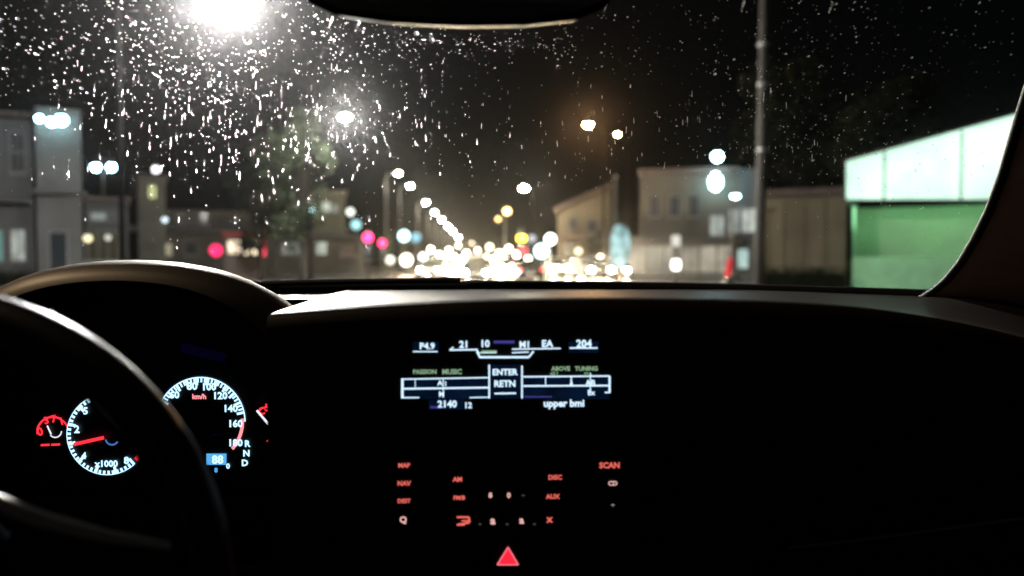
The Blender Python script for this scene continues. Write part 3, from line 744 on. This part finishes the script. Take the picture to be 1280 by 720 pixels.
# text placed facing the camera
def TX(px, py, Y, roll=0, tilt=0):
    return Matrix.Translation(P(px, py, Y)) @ Matrix.Rotation(R(90) - tilt, 4, 'X') @ Matrix.Rotation(roll, 4, 'Z')
W_ = emis('instrument white', (.48, .78, 1), 1.7)
W2 = emis('instrument white soft', (.85, .9, 1), 1.1)
RD = emis('instrument red', (1, .03, .05), 1.4)
PK = emis('instrument pink', (1, .28, .32), 1.4)
BL = emis('instrument blue', (.12, .35, 1), .5)
BD = emis('instrument dim blue', (.03, .03, .3), .022)
LC = emis('lcd blue', (.12, .5, 1), .9)
GY = .9265
mm_ = GY / 1000
def arcpt(cx, cy, r, a, Y=GY): return P(cx + r * math.cos(a), cy - r * math.sin(a), Y)
def ticks(b, cx, cy, r0, r1, a0, a1, n, wpx, Y=GY, ry=1.0):
    for k in range(n):
        a = R(a0 + (a1 - a0) * k / (n - 1)); tg = Vector((-math.sin(a), -math.cos(a)))
        q = [(cx + r0 * math.cos(a), cy - r0 * math.sin(a)), (cx + r1 * math.cos(a), cy - r1 * math.sin(a))]
        vs = [P(q[0][0] - tg.x * wpx / 2, q[0][1] - tg.y * wpx / 2, Y), P(q[0][0] + tg.x * wpx / 2, q[0][1] + tg.y * wpx / 2, Y),
              P(q[1][0] + tg.x * wpx / 2, q[1][1] + tg.y * wpx / 2, Y), P(q[1][0] - tg.x * wpx / 2, q[1][1] - tg.y * wpx / 2, Y)]
        b.add(vs, [(0, 1, 2, 3)])
def arc(b, cx, cy, r0, r1, a0, a1, Y=GY, n=24):
    vs = []
    for k in range(n + 1):
        a = R(a0 + (a1 - a0) * k / n); vs += [arcpt(cx, cy, r0, a, Y), arcpt(cx, cy, r1, a, Y)]
    b.add(vs, [(2 * k, 2 * k + 1, 2 * k + 3, 2 * k + 2) for k in range(n)])
def line(b, x0, y0, x1, y1, wpx, Y):
    d = Vector((x1 - x0, y1 - y0)).normalized(); nx, ny = -d.y * wpx / 2, d.x * wpx / 2
    b.add([P(x0 + nx, y0 + ny, Y), P(x1 + nx, y1 + ny, Y), P(x1 - nx, y1 - ny, Y), P(x0 - nx, y0 - ny, Y)], [(3, 2, 1, 0)])
def rectf(b, x0, y0, x1, y1, Y): b.add([P(x0, y1, Y), P(x1, y1, Y), P(x1, y0, Y), P(x0, y0, Y)], [(0, 1, 2, 3)])
PX = mm_          # size of a photo pixel at the gauges
# --- tachometer (left)
tcx, tcy, tr_ = 134, 543, 51
tach = MB().m(darkm); arc(tach, tcx, tcy, 52.5, 54, 0, 360, .928, 60)
tach = bp_('tachometer', tach)
b = MB().m(W_)
ticks(b, tcx, tcy, 45.5, 50.5, 106, 312, 32, 3.0); ticks(b, tcx, tcy, 41, 50.5, 106, 312, 8, 3.4)
arc(b, tcx, tcy, 50, 51, 106, 312)
line(b, 119, 490, 124, 500, 3.2, GY)
bp_('tick_marks', b, False, tach)
b = MB().m(W_)
for tx, x, y, s in (('5', 107, 514, 12), ('2', 96, 537, 13), ('4', 105, 570, 11), ('x1000', 133, 580, 11), ('8', 158, 576, 12), ('i', 172, 561, 9)): b.text(tx, s * PX, TX(x, y, GY))
bp_('numerals', b, False, tach)
b = MB().m(RD); arc(b, tcx, tcy, 45, 50, 318, 336); bp_('red_zone', b, False, tach)
b = MB().m(RD); line(b, 92, 555.5, 130, 547, 4.2, GY - .004); bp_('needle', b, False, tach)
b = MB().m(BL); arc(b, 140, 548, 7, 9, 190, 330); bp_('needle_hub', b, False, tach)
# --- speedometer (right)
scx, scy = 251, 527
spd = MB().m(darkm); arc(spd, scx, scy, 57, 58.5, 0, 360, .928, 60); spd = bp_('speedometer', spd)
b = MB().m(W_); ticks(b, scx, scy, 49, 55.5, 152, 12, 30, 2.2); ticks(b, scx, scy, 46, 55.5, 152, 12, 11, 3.0); arc(b, scx, scy, 54.5, 56, 152, 0)
bp_('tick_marks', b, False, spd)
b = MB().m(W_)
for tx, x, y, s in (('60', 218, 494, 12), ('80', 240, 483, 13), ('100', 261, 484, 12), ('120', 275, 495, 12), ('140', 288, 511, 12), ('160', 294, 530, 12), ('180', 294, 554, 12), ('0', 285, 583, 9)):
    b.text(tx, s * PX, TX(x, y, GY))
bp_('numerals', b, False, spd)
b = MB().m(PK); b.text('km/h', 8.5 * PX, TX(249, 496, GY)); arc(b, scx, scy, 50, 54, 4, -41); bp_('red_zone', b, False, spd)
b = MB().m(LC); rectf(b, 258, 567, 283, 581, GY); b.m(W_).text('88', 14 * PX, TX(272, 575, GY - .001)); b.m(LC).text('8', 8 * PX, TX(270, 588, GY)); bp_('trip_display', b, False, spd)
b = MB().m(W_)
for tx, x, y in (('R', 309, 555), ('N', 308, 567), ('D', 306, 579)): b.text(tx, 11 * PX, TX(x, y, GY))
bp_('gear_indicator', b, False, spd)
b = MB().m(BD); line(b, 264, 544, 278, 543, 2.5, GY); bp_('needle_hub', b, False, spd)
b = MB().m(BD)
for k in range(14): line(b, 226 + k * 4, 434 + k * 1.0, 230.5 + k * 4, 435 + k * 1.0, 12, GY)
bp_('blue_strip', b, False, panel)  # faint blue smear drawn as a strip on the panel
# --- side gauges
tg = MB().m(darkm); arc(tg, 66, 540, 22, 23, 0, 180, .928); tg = bp_('temperature_gauge', tg)
b = MB().m(RD); arc(b, 66, 541, 18.5, 20.5, 20, 185); arc(b, 66, 541, 19, 21, 60, 170)
for tx, x, y, s in (('0', 50, 540, 14), ('3', 58, 526, 12), ('7', 67, 524, 12), ('1', 77, 527, 12)): b.text(tx, s * PX, TX(x, y, GY, .2))
line(b, 51, 556.5, 62, 556, 2.6, GY); line(b, 64, 556, 75, 555.5, 2.6, GY)
bp_('numerals', b, False, tg)
b = MB().m(W2); line(b, 59, 532, 64, 543, 2, GY); arc(b, 69, 539, 7, 8.5, 220, 360); bp_('needle', b, False, tg)
fg = MB().m(darkm); arc(fg, 336, 540, 24, 25, 100, 180, .928); fg = bp_('fuel_gauge', fg)
b = MB().m(RD)
for tx, x, y, s in (('C', 327, 514, 12), ('5', 334, 510, 12), ('4', 336, 551, 10)): b.text(tx, s * PX, TX(x, y, .90))
arc(b, 333, 520, 10, 12, 40, 150, .90); line(b, 340, 519, 338, 530, 2.2, .90); bp_('numerals', b, False, fg)
b = MB().m(W2); line(b, 321, 513, 337, 532, 2.8, .899); line(b, 334, 528, 341, 533, 2.6, .899); bp_('needle', b, False, fg)
# --- steering wheel
WC = Vector((-.336, .451, 1.4 - .209)); TILT = R(11.5)
Tw = Matrix.Translation(WC) @ Matrix.Rotation(R(90) + TILT, 4, 'X')          # local z points at the driver
Tw = Matrix.Translation(WC) @ Matrix.Rotation(R(90) - TILT, 4, 'X')
rim = MB().m(leather)
nR, nr = 96, 16; vs = []
for i in range(nR):
    a = 2 * math.pi * i / nR
    for k in range(nr):
        w_ = 2 * math.pi * k / nr
        rr = .1825 + .0155 * math.cos(w_); vs.append(Vector((rr * math.cos(a), rr * math.sin(a), .0165 * math.sin(w_))))
rim.add(vs, [(i * nr + k, ((i + 1) % nR) * nr + k, ((i + 1) % nR) * nr + (k + 1) % nr, i * nr + (k + 1) % nr) for i in range(nR) for k in range(nr)], Tw)
rimo = bp_('steering_wheel', rim, True)
hub = MB().m(blackp)
hub.lathe((0, 0, -.03), [(.03, -.05), (.055, -.02), (.072, .0), (.076, .02), (.066, .034), (.03, .040)], 32, 'z', Tw)
bp_('hub', hub, True, rimo)
for s_ in (-1, 1):
    sp = MB().m(blackp)
    sp.add([(s_ * .03, -.035, -.010), (s_ * .066, .062, -.010), (s_ * .175, .040, -.004), (s_ * .175, -.010, -.004),
            (s_ * .03, -.035, -.034), (s_ * .066, .062, -.034), (s_ * .175, .040, -.014), (s_ * .175, -.010, -.014)],
           [(0, 1, 2, 3), (7, 6, 5, 4), (0, 4, 5, 1), (1, 5, 6, 2), (2, 6, 7, 3), (3, 7, 4, 0)], Tw)
    bp_('spoke', sp, False, rimo)
    tp = [(s_ * a_, b_, c_) for a_, b_, c_ in ((.030, .080, -.006), (.050, .074, -.006), (.066, .067, -.006), (.084, .0605, -.006), (.096, .0575, -.006), (.107, .0545, -.006), (.120, .0515, -.005), (.1425, .048, -.004), (.160, .045, -.004), (.172, .043, -.004))]
    bp_('spoke_trim', MB().m(chrome).tube(tp, [.003, .0045, .005, .005, .0046, .0042, .0036, .003, .002, .001], 8, T=Tw), True, rimo)
sp = MB().m(blackp).box((-.02, -.16, -.03), (.02, -.05, -.012), Tw); bp_('spoke', sp, False, rimo)
col_ = MB().m(blackp).tube([WC + Vector((0, .03, -.02)), WC + Vector((0, .2, -.075))], .04, 16); bp_('steering_column', col_, True)
# --- centre display
DY = .749
db = MB().m(blackp)
c0 = P(493, 528, DY); c1 = P(774, 414, DY)
sb = MB().m(blackp).box((c0.x - .008, DY + .0015, c0.z - .006), (c1.x + .008, DY + .045, c1.z + .006))
disp = bp_('centre_display', sb)
NV_ = emis('screen navy', (.02, .08, .26), .10, .5, 60); WH = emis('screen white', (.62, .82, 1), 1.25); GN = emis('screen green', (.45, .75, .45), .55); PU = emis('screen violet', (.2, .15, .9), .3)
BG = MB().m(NV_)
for r_ in ((516, 427, 548, 441), (711, 427, 748, 441), (618, 425, 644, 431), (503, 472, 612, 499), (655, 470, 762, 499), (615, 456, 650, 498), (536, 500, 580, 512)): rectf(BG, *r_, DY)
bp_('screen_background', BG, False, disp)
g = MB().m(WH); y_ = DY - .0012
for (x0, y0, x1, y1, w_) in ((516, 439.5, 547, 439.5, 1.4), (562, 437.5, 597, 437, 1.9), (562, 437.5, 567, 434, 1.5), (596, 437, 599, 442, 1.5),
    (640, 436.5, 701, 435.5, 1.6), (640, 441, 661, 440, 1.5), (712, 435, 747, 435, 1.8), (599, 446.5, 661, 446.5, 2.6), (596, 439, 600, 446.5, 2.4), (661, 446.5, 667, 439, 2.2),
    (611.5, 456, 611.5, 498, 2.0), (652.5, 457, 652.5, 498, 2.0), (503, 473, 503, 498, 3.0), (503, 474, 612, 472, 1.6), (503, 486, 612, 484.5, 2.2), (503, 497, 524, 497, 1.6), (587, 497, 612, 496.5, 1.4),
    (618, 492, 645, 491.5, 2.0), (554, 474, 554, 497, 1.2), (519, 474, 519, 486, .9), (654, 471, 762, 470, 1.8), (654, 482.5, 762, 482, 2.0), (762, 470, 762, 491, 2.6), (756, 490.5, 762, 490.5, 1.8),
    (682, 471, 682, 482, 1.2), (714, 471, 714, 482, 1.6), (738, 466, 738, 492, 1.3), (597, 441, 620, 440.5, 1.0)):
    line(g, x0, y0, x1, y1, w_, y_)
g = bp_('road_lines', g, False, disp)
tx_ = MB().m(WH); sp_ = y_ / 1000
for s, x, y, z in (('P4.9', 534, 433, 11), ('21', 580, 431, 12), ('10', 606, 430, 12), ('M1', 656, 431, 11), ('EA', 684, 430, 12), ('204', 730, 430, 13), ('ENTER', 631, 465.5, 10.5), ('RETN', 631, 480, 11),
                   ('A', 550, 479, 9), ('1', 557, 480, 8), ('M', 552, 493, 9), ('2140', 559, 505.5, 12), ('12', 585, 507, 10), ('upper bmi', 705, 504.5, 12.5), ('4', 714, 480, 8), ('AB', 738, 479, 10), ('Ex', 739, 491, 9)):
    bp_('screen_text', MB().m(WH).text(s, z * sp_, TX(x, y, y_)), False, disp)
tg_ = MB().m(GN)
for s, x, y, z in (('PASSION', 531, 465, 7.5), ('MUSIC', 565, 465, 8.5), ('ABOVE', 701, 461, 7.5), ('x2.1', 693, 467, 6), ('TUNING', 733, 461, 7.5), ('22', 733, 468, 6)): bp_('screen_text', MB().m(GN).text(s, z * sp_, TX(x, y, y_)), False, disp)
rectf(tg_, 602, 438, 621, 442, y_)
bp_('screen_highlight', tg_, False, disp)
for q in ((617, 427.5, 643, 427.5, 3), (655, 496, 690, 496, 1.5), (538, 509, 552, 509, 2.2)):
    b = MB().m(PU); line(b, *q, y_); bp_('screen_status_bar', b, False, disp)
# --- buttons
SY = .745
bz = MB().m(blackp)
def bx(px0, py0, px1, py1, Y, th, b):
    a = P(px0, py1, Y); c = P(px1, py0, Y); b.box((a.x, Y, a.z), (c.x, Y + th, c.z))
bx(484, 564, 795, 716, SY + .006, .06, bz)
console = bp_('centre_console', bz)
PKB = emis('button backlight', (1, .17, .13), .9); PKW = emis('button backlight pale', (1, .55, .5), .9)
btn = [('MAP', 505, 582, 7.5, 0), ('NAV', 505, 604.5, 8, 0), ('DEST', 505, 626.5, 7, 0), ('Q', 504, 650, 11, 1), ('AM', 572, 599.5, 8, 0), ('FM/B', 574, 622.5, 7, 0), ('SCAN', 762, 582, 10, 0),
       ('DISC', 694, 597, 8, 0), ('AUX', 691, 621, 8, 0), ('x', 687, 649, 13, 0), ('CD', 766, 604.5, 8, 1), ('8', 613, 619.5, 9, 1), ('0', 636, 619.5, 9, 1), ('a', 616, 651, 14, 1), ('oo', 616, 651, 11, 1), ('a', 652, 650.5, 13, 1)]
for s, x, y, z, k in btn:
    if s == 'oo': continue
    cap = MB().m(blackp); w_ = 17 if len(s) > 2 else 13
    bx(x - w_, y - 8.5, x + w_, y + 8.5, SY + .001, .006, cap); cap = bp_('button', cap)
    bp_('button_symbol', MB().m(PKW if k else PKB).text(s, z * SY / 1000, TX(x, y, SY - .0008)), False, cap)
# defroster button with curved arrows
cap = MB().m(blackp); bx(566, 641, 594, 661, SY + .001, .006, cap); cap = bp_('button', cap)
b = MB().m(PKB)
for (x0, y0, x1, y1, w_) in ((571, 646.5, 586, 646.5, 2.2), (586, 646.5, 587, 653, 2.4), (587, 653, 572, 656, 2.6), (577, 651, 586, 651, 1.8), (571, 656, 581, 656, 2.2)): line(b, x0, y0, x1, y1, w_, SY - .0008)
bp_('button_symbol', b, False, cap)
DT = emis('dim dot', (.5, .5, .5), .15)
for i, (x, y) in enumerate(((600, 656), (634, 656), (668, 656), (654, 620), (766, 632))):
    bp_('indicator_light', MB().m(DT if i < 4 else emis('dot', (.8, .75, .7), .5)).text('*', 9 * SY / 1000, TX(x, y + 2, SY + .004)), False, console)
cap = MB().m(blackp); bx(614, 679, 655, 712, SY + .001, .006, cap); cap = bp_('hazard_button', cap)
b = MB().m(emis('hazard red', (1, .02, .05), 1.1))
b.add([P(621.5, 706, SY - .0008), P(648, 706, SY - .0008), P(635.5, 685, SY - .0008)], [(0, 1, 2)])
b.m(emis('hazard edge', (1, .2, .25), 1.0))
for q in ((621.5, 706, 635, 684), (635, 684, 648, 706), (648, 706, 621.5, 706)): line(b, *q, 1.6, SY - .0014)
bp_('warning_triangle', b, False, cap)
# --- mirror
MY = .60
mo = [(-.115, .010), (-.108, -.004), (-.09, -.012), (-.05, -.017), (0, -.019), (.05, -.018), (.09, -.013), (.110, -.004), (.117, .012), (.112, .045), (.09, .054), (0, .058), (-.09, .054), (-.112, .045)]
mc = P(572, -4, MY)
T = Matrix.Translation(mc + Vector((0, 0, 0)))
ho = MB().m(blackp)
vs = []; ks = ((1, 0), (1.0, .006), (.97, .018), (.8, .030))
cz = .018
for k, dy in ks: vs += [(x * k, dy, cz + (z - cz) * k) for x, z in mo]
n = len(mo)
ho.add(vs, [(i * n + k, i * n + (k + 1) % n, (i + 1) * n + (k + 1) % n, (i + 1) * n + k) for i in range(3) for k in range(n)] + [tuple(range(3 * n, 4 * n))], T)
mir = bp_('rear_view_mirror', ho, True)
gls = surf('mirror glass', (.7, .7, .7), .03, .02, 2, metal=1)
bp_('mirror_glass', MB().m(gls).add([(x * .96, -.001, cz + (z - cz) * .93) for x, z in mo], [tuple(range(n))], T), False, mir)
bp_('mirror_rim', MB().m(flock).tube([(x, 0, z) for x, z in mo + mo[:1]], .0025, 6, False, T), True, mir)
bp_('mirror_stalk', MB().m(blackp).tube([mc + Vector((.01, .028, .03)), mc + Vector((.01, .08, .075)), WS(0.03, .72, -.006)], [.012, .01, .016], 10), True, mir)
# --- right pillar
edge_px = [(1150, 377), (1158, 371), (1172, 362), (1186, 350), (1204, 328), (1222, 298), (1240, 262), (1256, 220), (1268, 180), (1280, 140), (1296, 90), (1315, 30), (1335, -40), (1350, -90)]
inn = []
for (x, y) in edge_px:
    xx, v = ws_hit(x, y, -.012); inn.append(WS(xx, v, -.012))
b = MB().m(trimf); rows = []
for i, p in enumerate(inn):
    rows.append([p + Vector((.0, 0, 0)), p + Vector((.006, -.012, .002)), p + Vector((.022, -.026, .004)), p + Vector((.05, -.045, .0)), p + Vector((.085, -.07, -.01)), p + Vector((.12, -.11, -.03)), p + Vector((.16, -.20, -.05))])
n = 7; vs = [p for r in rows for p in r]
b.add(vs, [(i * n + k, i * n + k + 1, (i + 1) * n + k + 1, (i + 1) * n + k) for i in range(len(rows) - 1) for k in range(n - 1)])
pil = bp_('pillar_trim', b, True)
bp_('pillar_seal', MB().m(rubber).tube([p + Vector((-.003, 0, 0)) for p in inn], .0055, 8), True, pil)
# outer body pillar, left pillar, headliner, roof so the cabin is a closed shell
b = MB().m(trimf)
rows = []
for i in range(9):
    v = -.02 + .9 * i / 8; p = WS(-.70, v, -.01)
    rows.append([p + Vector((.02, 0, 0)), p + Vector((0, -.03, 0)), p + Vector((-.07, -.09, -.02)), p + Vector((-.1, -.2, -.05))])
vs = [p for r in rows for p in r]
b.add(vs, [(i * 4 + k, (i + 1) * 4 + k, (i + 1) * 4 + k + 1, i * 4 + k + 1) for i in range(8) for k in range(3)]); bp_('pillar_trim', b, True)
b = MB().m(headl)
def hl(u, v):
    x = -.74 + 1.48 * u; e = WS(x, .79, -.004); return Vector((e.x, e.y - .9 * v, e.z + .06 * math.sin(min(1, v * 3) * 1.57) * (1 - (2 * u - 1) ** 4 * .5)))
b.grid(hl, 20, 10); bp_('headliner', b, True)
# exterior roof skin, bonnet
bonn = surf('bonnet paint', (.015, .015, .017), .2, .05, 2)
b = MB().m(bonn)
b.grid(lambda u, v: Vector((-.85 + 1.7 * u, 1.34 - .3 * (-.85 + 1.7 * u) ** 2 * (1 - v) + 1.0 * v, 1.335 - .02 * (2 * u - 1) ** 2 - .16 * v - .22 * v ** 3)), 16, 12)
bp_('bonnet', b, True)
b = MB().m(bonn)
b.grid(lambda u, v: hl(u, v) + Vector((0, 0, .03)), 16, 8); bp_('roof', b, True)
for s_ in (-1, 1):
    dd = MB().m(blackp)
    dd.box((s_ * .76 - .03, -.6, .5), (s_ * .76 + .03, 1.10, 1.325)); bp_('door_panel', dd)
ff = MB().m(blackp)
ff.add([(-.78, .79, 1.095), (-.18, .79, 1.095), (-.18, 1.31, 1.0), (-.78, 1.31, 1.0), (-.18, 1.31, 1.34), (-.78, 1.31, 1.34)], [(0, 1, 2, 3), (3, 2, 4, 5)])
ff.box((-.80, 1.32, .2), (.80, 1.36, 1.30)); ff.box((-.73, -.6, .25), (.73, 1.3, .33)); ff.box((-.85, 1.101, .3), (-.80, 1.5, 1.30)); ff.box((.80, 1.101, .3), (.85, 1.5, 1.30))
bp_('footwell', ff)
# ------------------------------------------------------------------ rain on the glass
wm, nt, out = nmat('rain water')
gl = nt.nodes.new('ShaderNodeBsdfGlass'); gl.inputs['Roughness'].default_value = .32; gl.inputs['IOR'].default_value = 1.33; gl.inputs['Color'].default_value = (1, .87, .89, 1)
tl = nt.nodes.new('ShaderNodeBsdfTranslucent')
tp = nt.nodes.new('ShaderNodeBsdfTransparent')
m1 = nt.nodes.new('ShaderNodeMixShader'); m1.inputs[0].default_value = .25
nt.links.new(gl.outputs[0], m1.inputs[1]); nt.links.new(tl.outputs[0], m1.inputs[2])
m2 = nt.nodes.new('ShaderNodeMixShader')
tcr = nt.nodes.new('ShaderNodeTexCoord'); nr_ = nt.nodes.new('ShaderNodeTexNoise'); nr_.inputs['Scale'].default_value = 90
mrr = nt.nodes.new('ShaderNodeMapRange'); mrr.inputs[1].default_value = .35; mrr.inputs[2].default_value = .65; mrr.inputs[3].default_value = .4; mrr.inputs[4].default_value = .93
nt.links.new(tcr.outputs['Object'], nr_.inputs['Vector']); nt.links.new(nr_.outputs['Fac'], mrr.inputs[0]); nt.links.new(mrr.outputs[0], m2.inputs[0])
nt.links.new(m1.outputs[0], m2.inputs[1]); nt.links.new(tp.outputs[0], m2.inputs[2])
nt.links.new(m2.outputs[0], out.inputs['Surface'])
rnd = random.Random(11)
def dome(b, x, v, r, ln=1.0, h=.55, up=None):
    n, m = 8, 3
    c = WS(x, v, .0006); ex = (WS(x + .001, v) - WS(x, v)).normalized(); ev = (WS(x + up * .001, v + .001) - WS(x, v)).normalized() if up else (WS(x, v + .001) - WS(x, v)).normalized(); nn = ex.cross(ev).normalized()
    vs = [c + nn * r * h]; fs = []
    for j in range(1, m + 1):
        a = j / m * math.pi / 2
        for k in range(n):
            w_ = 2 * math.pi * k / n
            sy = math.sin(w_); l = ln if sy > 0 else 1 + (ln - 1) * .25
            vs.append(c + ex * r * math.sin(a) * math.cos(w_) + ev * r * math.sin(a) * sy * l + nn * r * h * math.cos(a))
    for k in range(n): fs.append((0, 1 + k, 1 + (k + 1) % n))
    for j in range(m - 1):
        for k in range(n):
            a = 1 + j * n + k; c_ = 1 + j * n + (k + 1) % n
            fs.append((a, a + n, c_ + n, c_))
    b.add(vs, fs)
def in_view(px, py): return -30 < px < 1268 - (py > 150) * (py - 150) * .48 and -10 < py < 346
drops = MB().m(wm); placed = 0
def put(px, py, r, ln=1.0):
    if not in_view(px, py): return
    x, v = ws_hit(px, py)
    if abs(x) > .70 or v < .02 or v > .8: return
    up = None
    if ln > 1.2:
        x2, v2 = ws_hit(px + rnd.gauss(0, .25), py - 4); up = (x2 - x) / max(1e-4, v2 - v)
    dome(drops, x, v, r, ln, .55, up)
def rr_(a=.0011, s=.4): return .59 * a * math.exp(rnd.gauss(0, s))
for k in range(900):                                  # dense round drops around the brightest lamp
    px, py = rnd.gauss(290, 120), abs(rnd.gauss(0, 70))
    put(px, py, rr_(.0012))
for k in range(420):                                  # upper left, round
    put(rnd.uniform(-20, 330), rnd.uniform(0, 130) + rnd.gauss(0, 10), rr_(.0014))
for k in range(330):                                  # band left behind by the wiper sweep
    px = rnd.uniform(400, 720); put(px, 52 + rnd.gauss(0, 13) + (px - 560) * .02, rr_(.0011))
for k in range(330):
    put(rnd.uniform(690, 1270), rnd.uniform(0, 95), rr_(.0010))
for k in range(420):                                  # right, in front of the dark tree and station
    put(rnd.gauss(1000, 90), rnd.gauss(150, 55), rr_(.0011))
for k in range(160):
    put(rnd.uniform(1060, 1235), rnd.uniform(180, 330), rr_(.0010), rnd.choice((1, 1, 3)))
for k in range(520):                                  # mist of fine drops everywhere
    put(rnd.uniform(-20, 1260), rnd.uniform(60, 335), rr_(.0007, .3))
for k in range(560):                                  # running streaks, left half
    px, py = rnd.gauss(340, 130), rnd.gauss(165, 60)
    if py < 70: continue
    r = rr_(.0010, .3); ln = rnd.choice((1.5, 4, 8, 13)); put(px, py, r, ln)
    if rnd.random() < .4: put(px + rnd.gauss(0, .8), py - 6 - ln, r * .7, 3)
for k in range(210):
    px, py = rnd.uniform(600, 1060), rnd.gauss(185, 40); put(px, py, rr_(.0009, .3), rnd.choice((2, 5, 9, 15)))
for k in range(90):
    px, py = rnd.uniform(380, 640), rnd.gauss(190, 60); put(px, py, rr_(.0008, .3), rnd.choice((2, 4, 8)))
for (px, py) in ((758, 6), (930, 4), (1040, 6), (448, 30), (415, 25)):
    for q in range(4): put(px - q * 1.2, py + q * 3.2, .0016 - q * .0002, 3)
tag(drops.build('raindrops', None, True), 'raindrops and running streaks covering the outside of the windscreen', 'raindrops', None, 'stuff')
# ------------------------------------------------------------------ sky and moonlight
wd = bpy.data.worlds.new('World'); sc.world = wd; wd.use_nodes = True
nt = wd.node_tree; bg = nt.nodes['Background']
sky = nt.nodes.new('ShaderNodeTexSky'); sky.sky_type = 'NISHITA'; sky.sun_disc = False
sky.sun_elevation = R(8); sky.sun_rotation = R(200)
nt.links.new(sky.outputs[0], bg.inputs['Color']); bg.inputs['Strength'].default_value = .0002
sun = bpy.data.lights.new('moonlight', 'SUN'); sun.energy = .002; sun.angle = R(.5)
so = bpy.data.objects.new('moonlight', sun); col.objects.link(so); so.rotation_euler = (R(82), 0, R(-200 + 180))
sc.view_settings.view_transform = 'Standard'; sc.view_settings.look = 'None'; sc.view_settings.exposure = 0; sc.view_settings.gamma = 1
sc.view_settings.use_curve_mapping = False
sc.cycles.sample_clamp_indirect = 4
sc.cycles.use_denoising = True
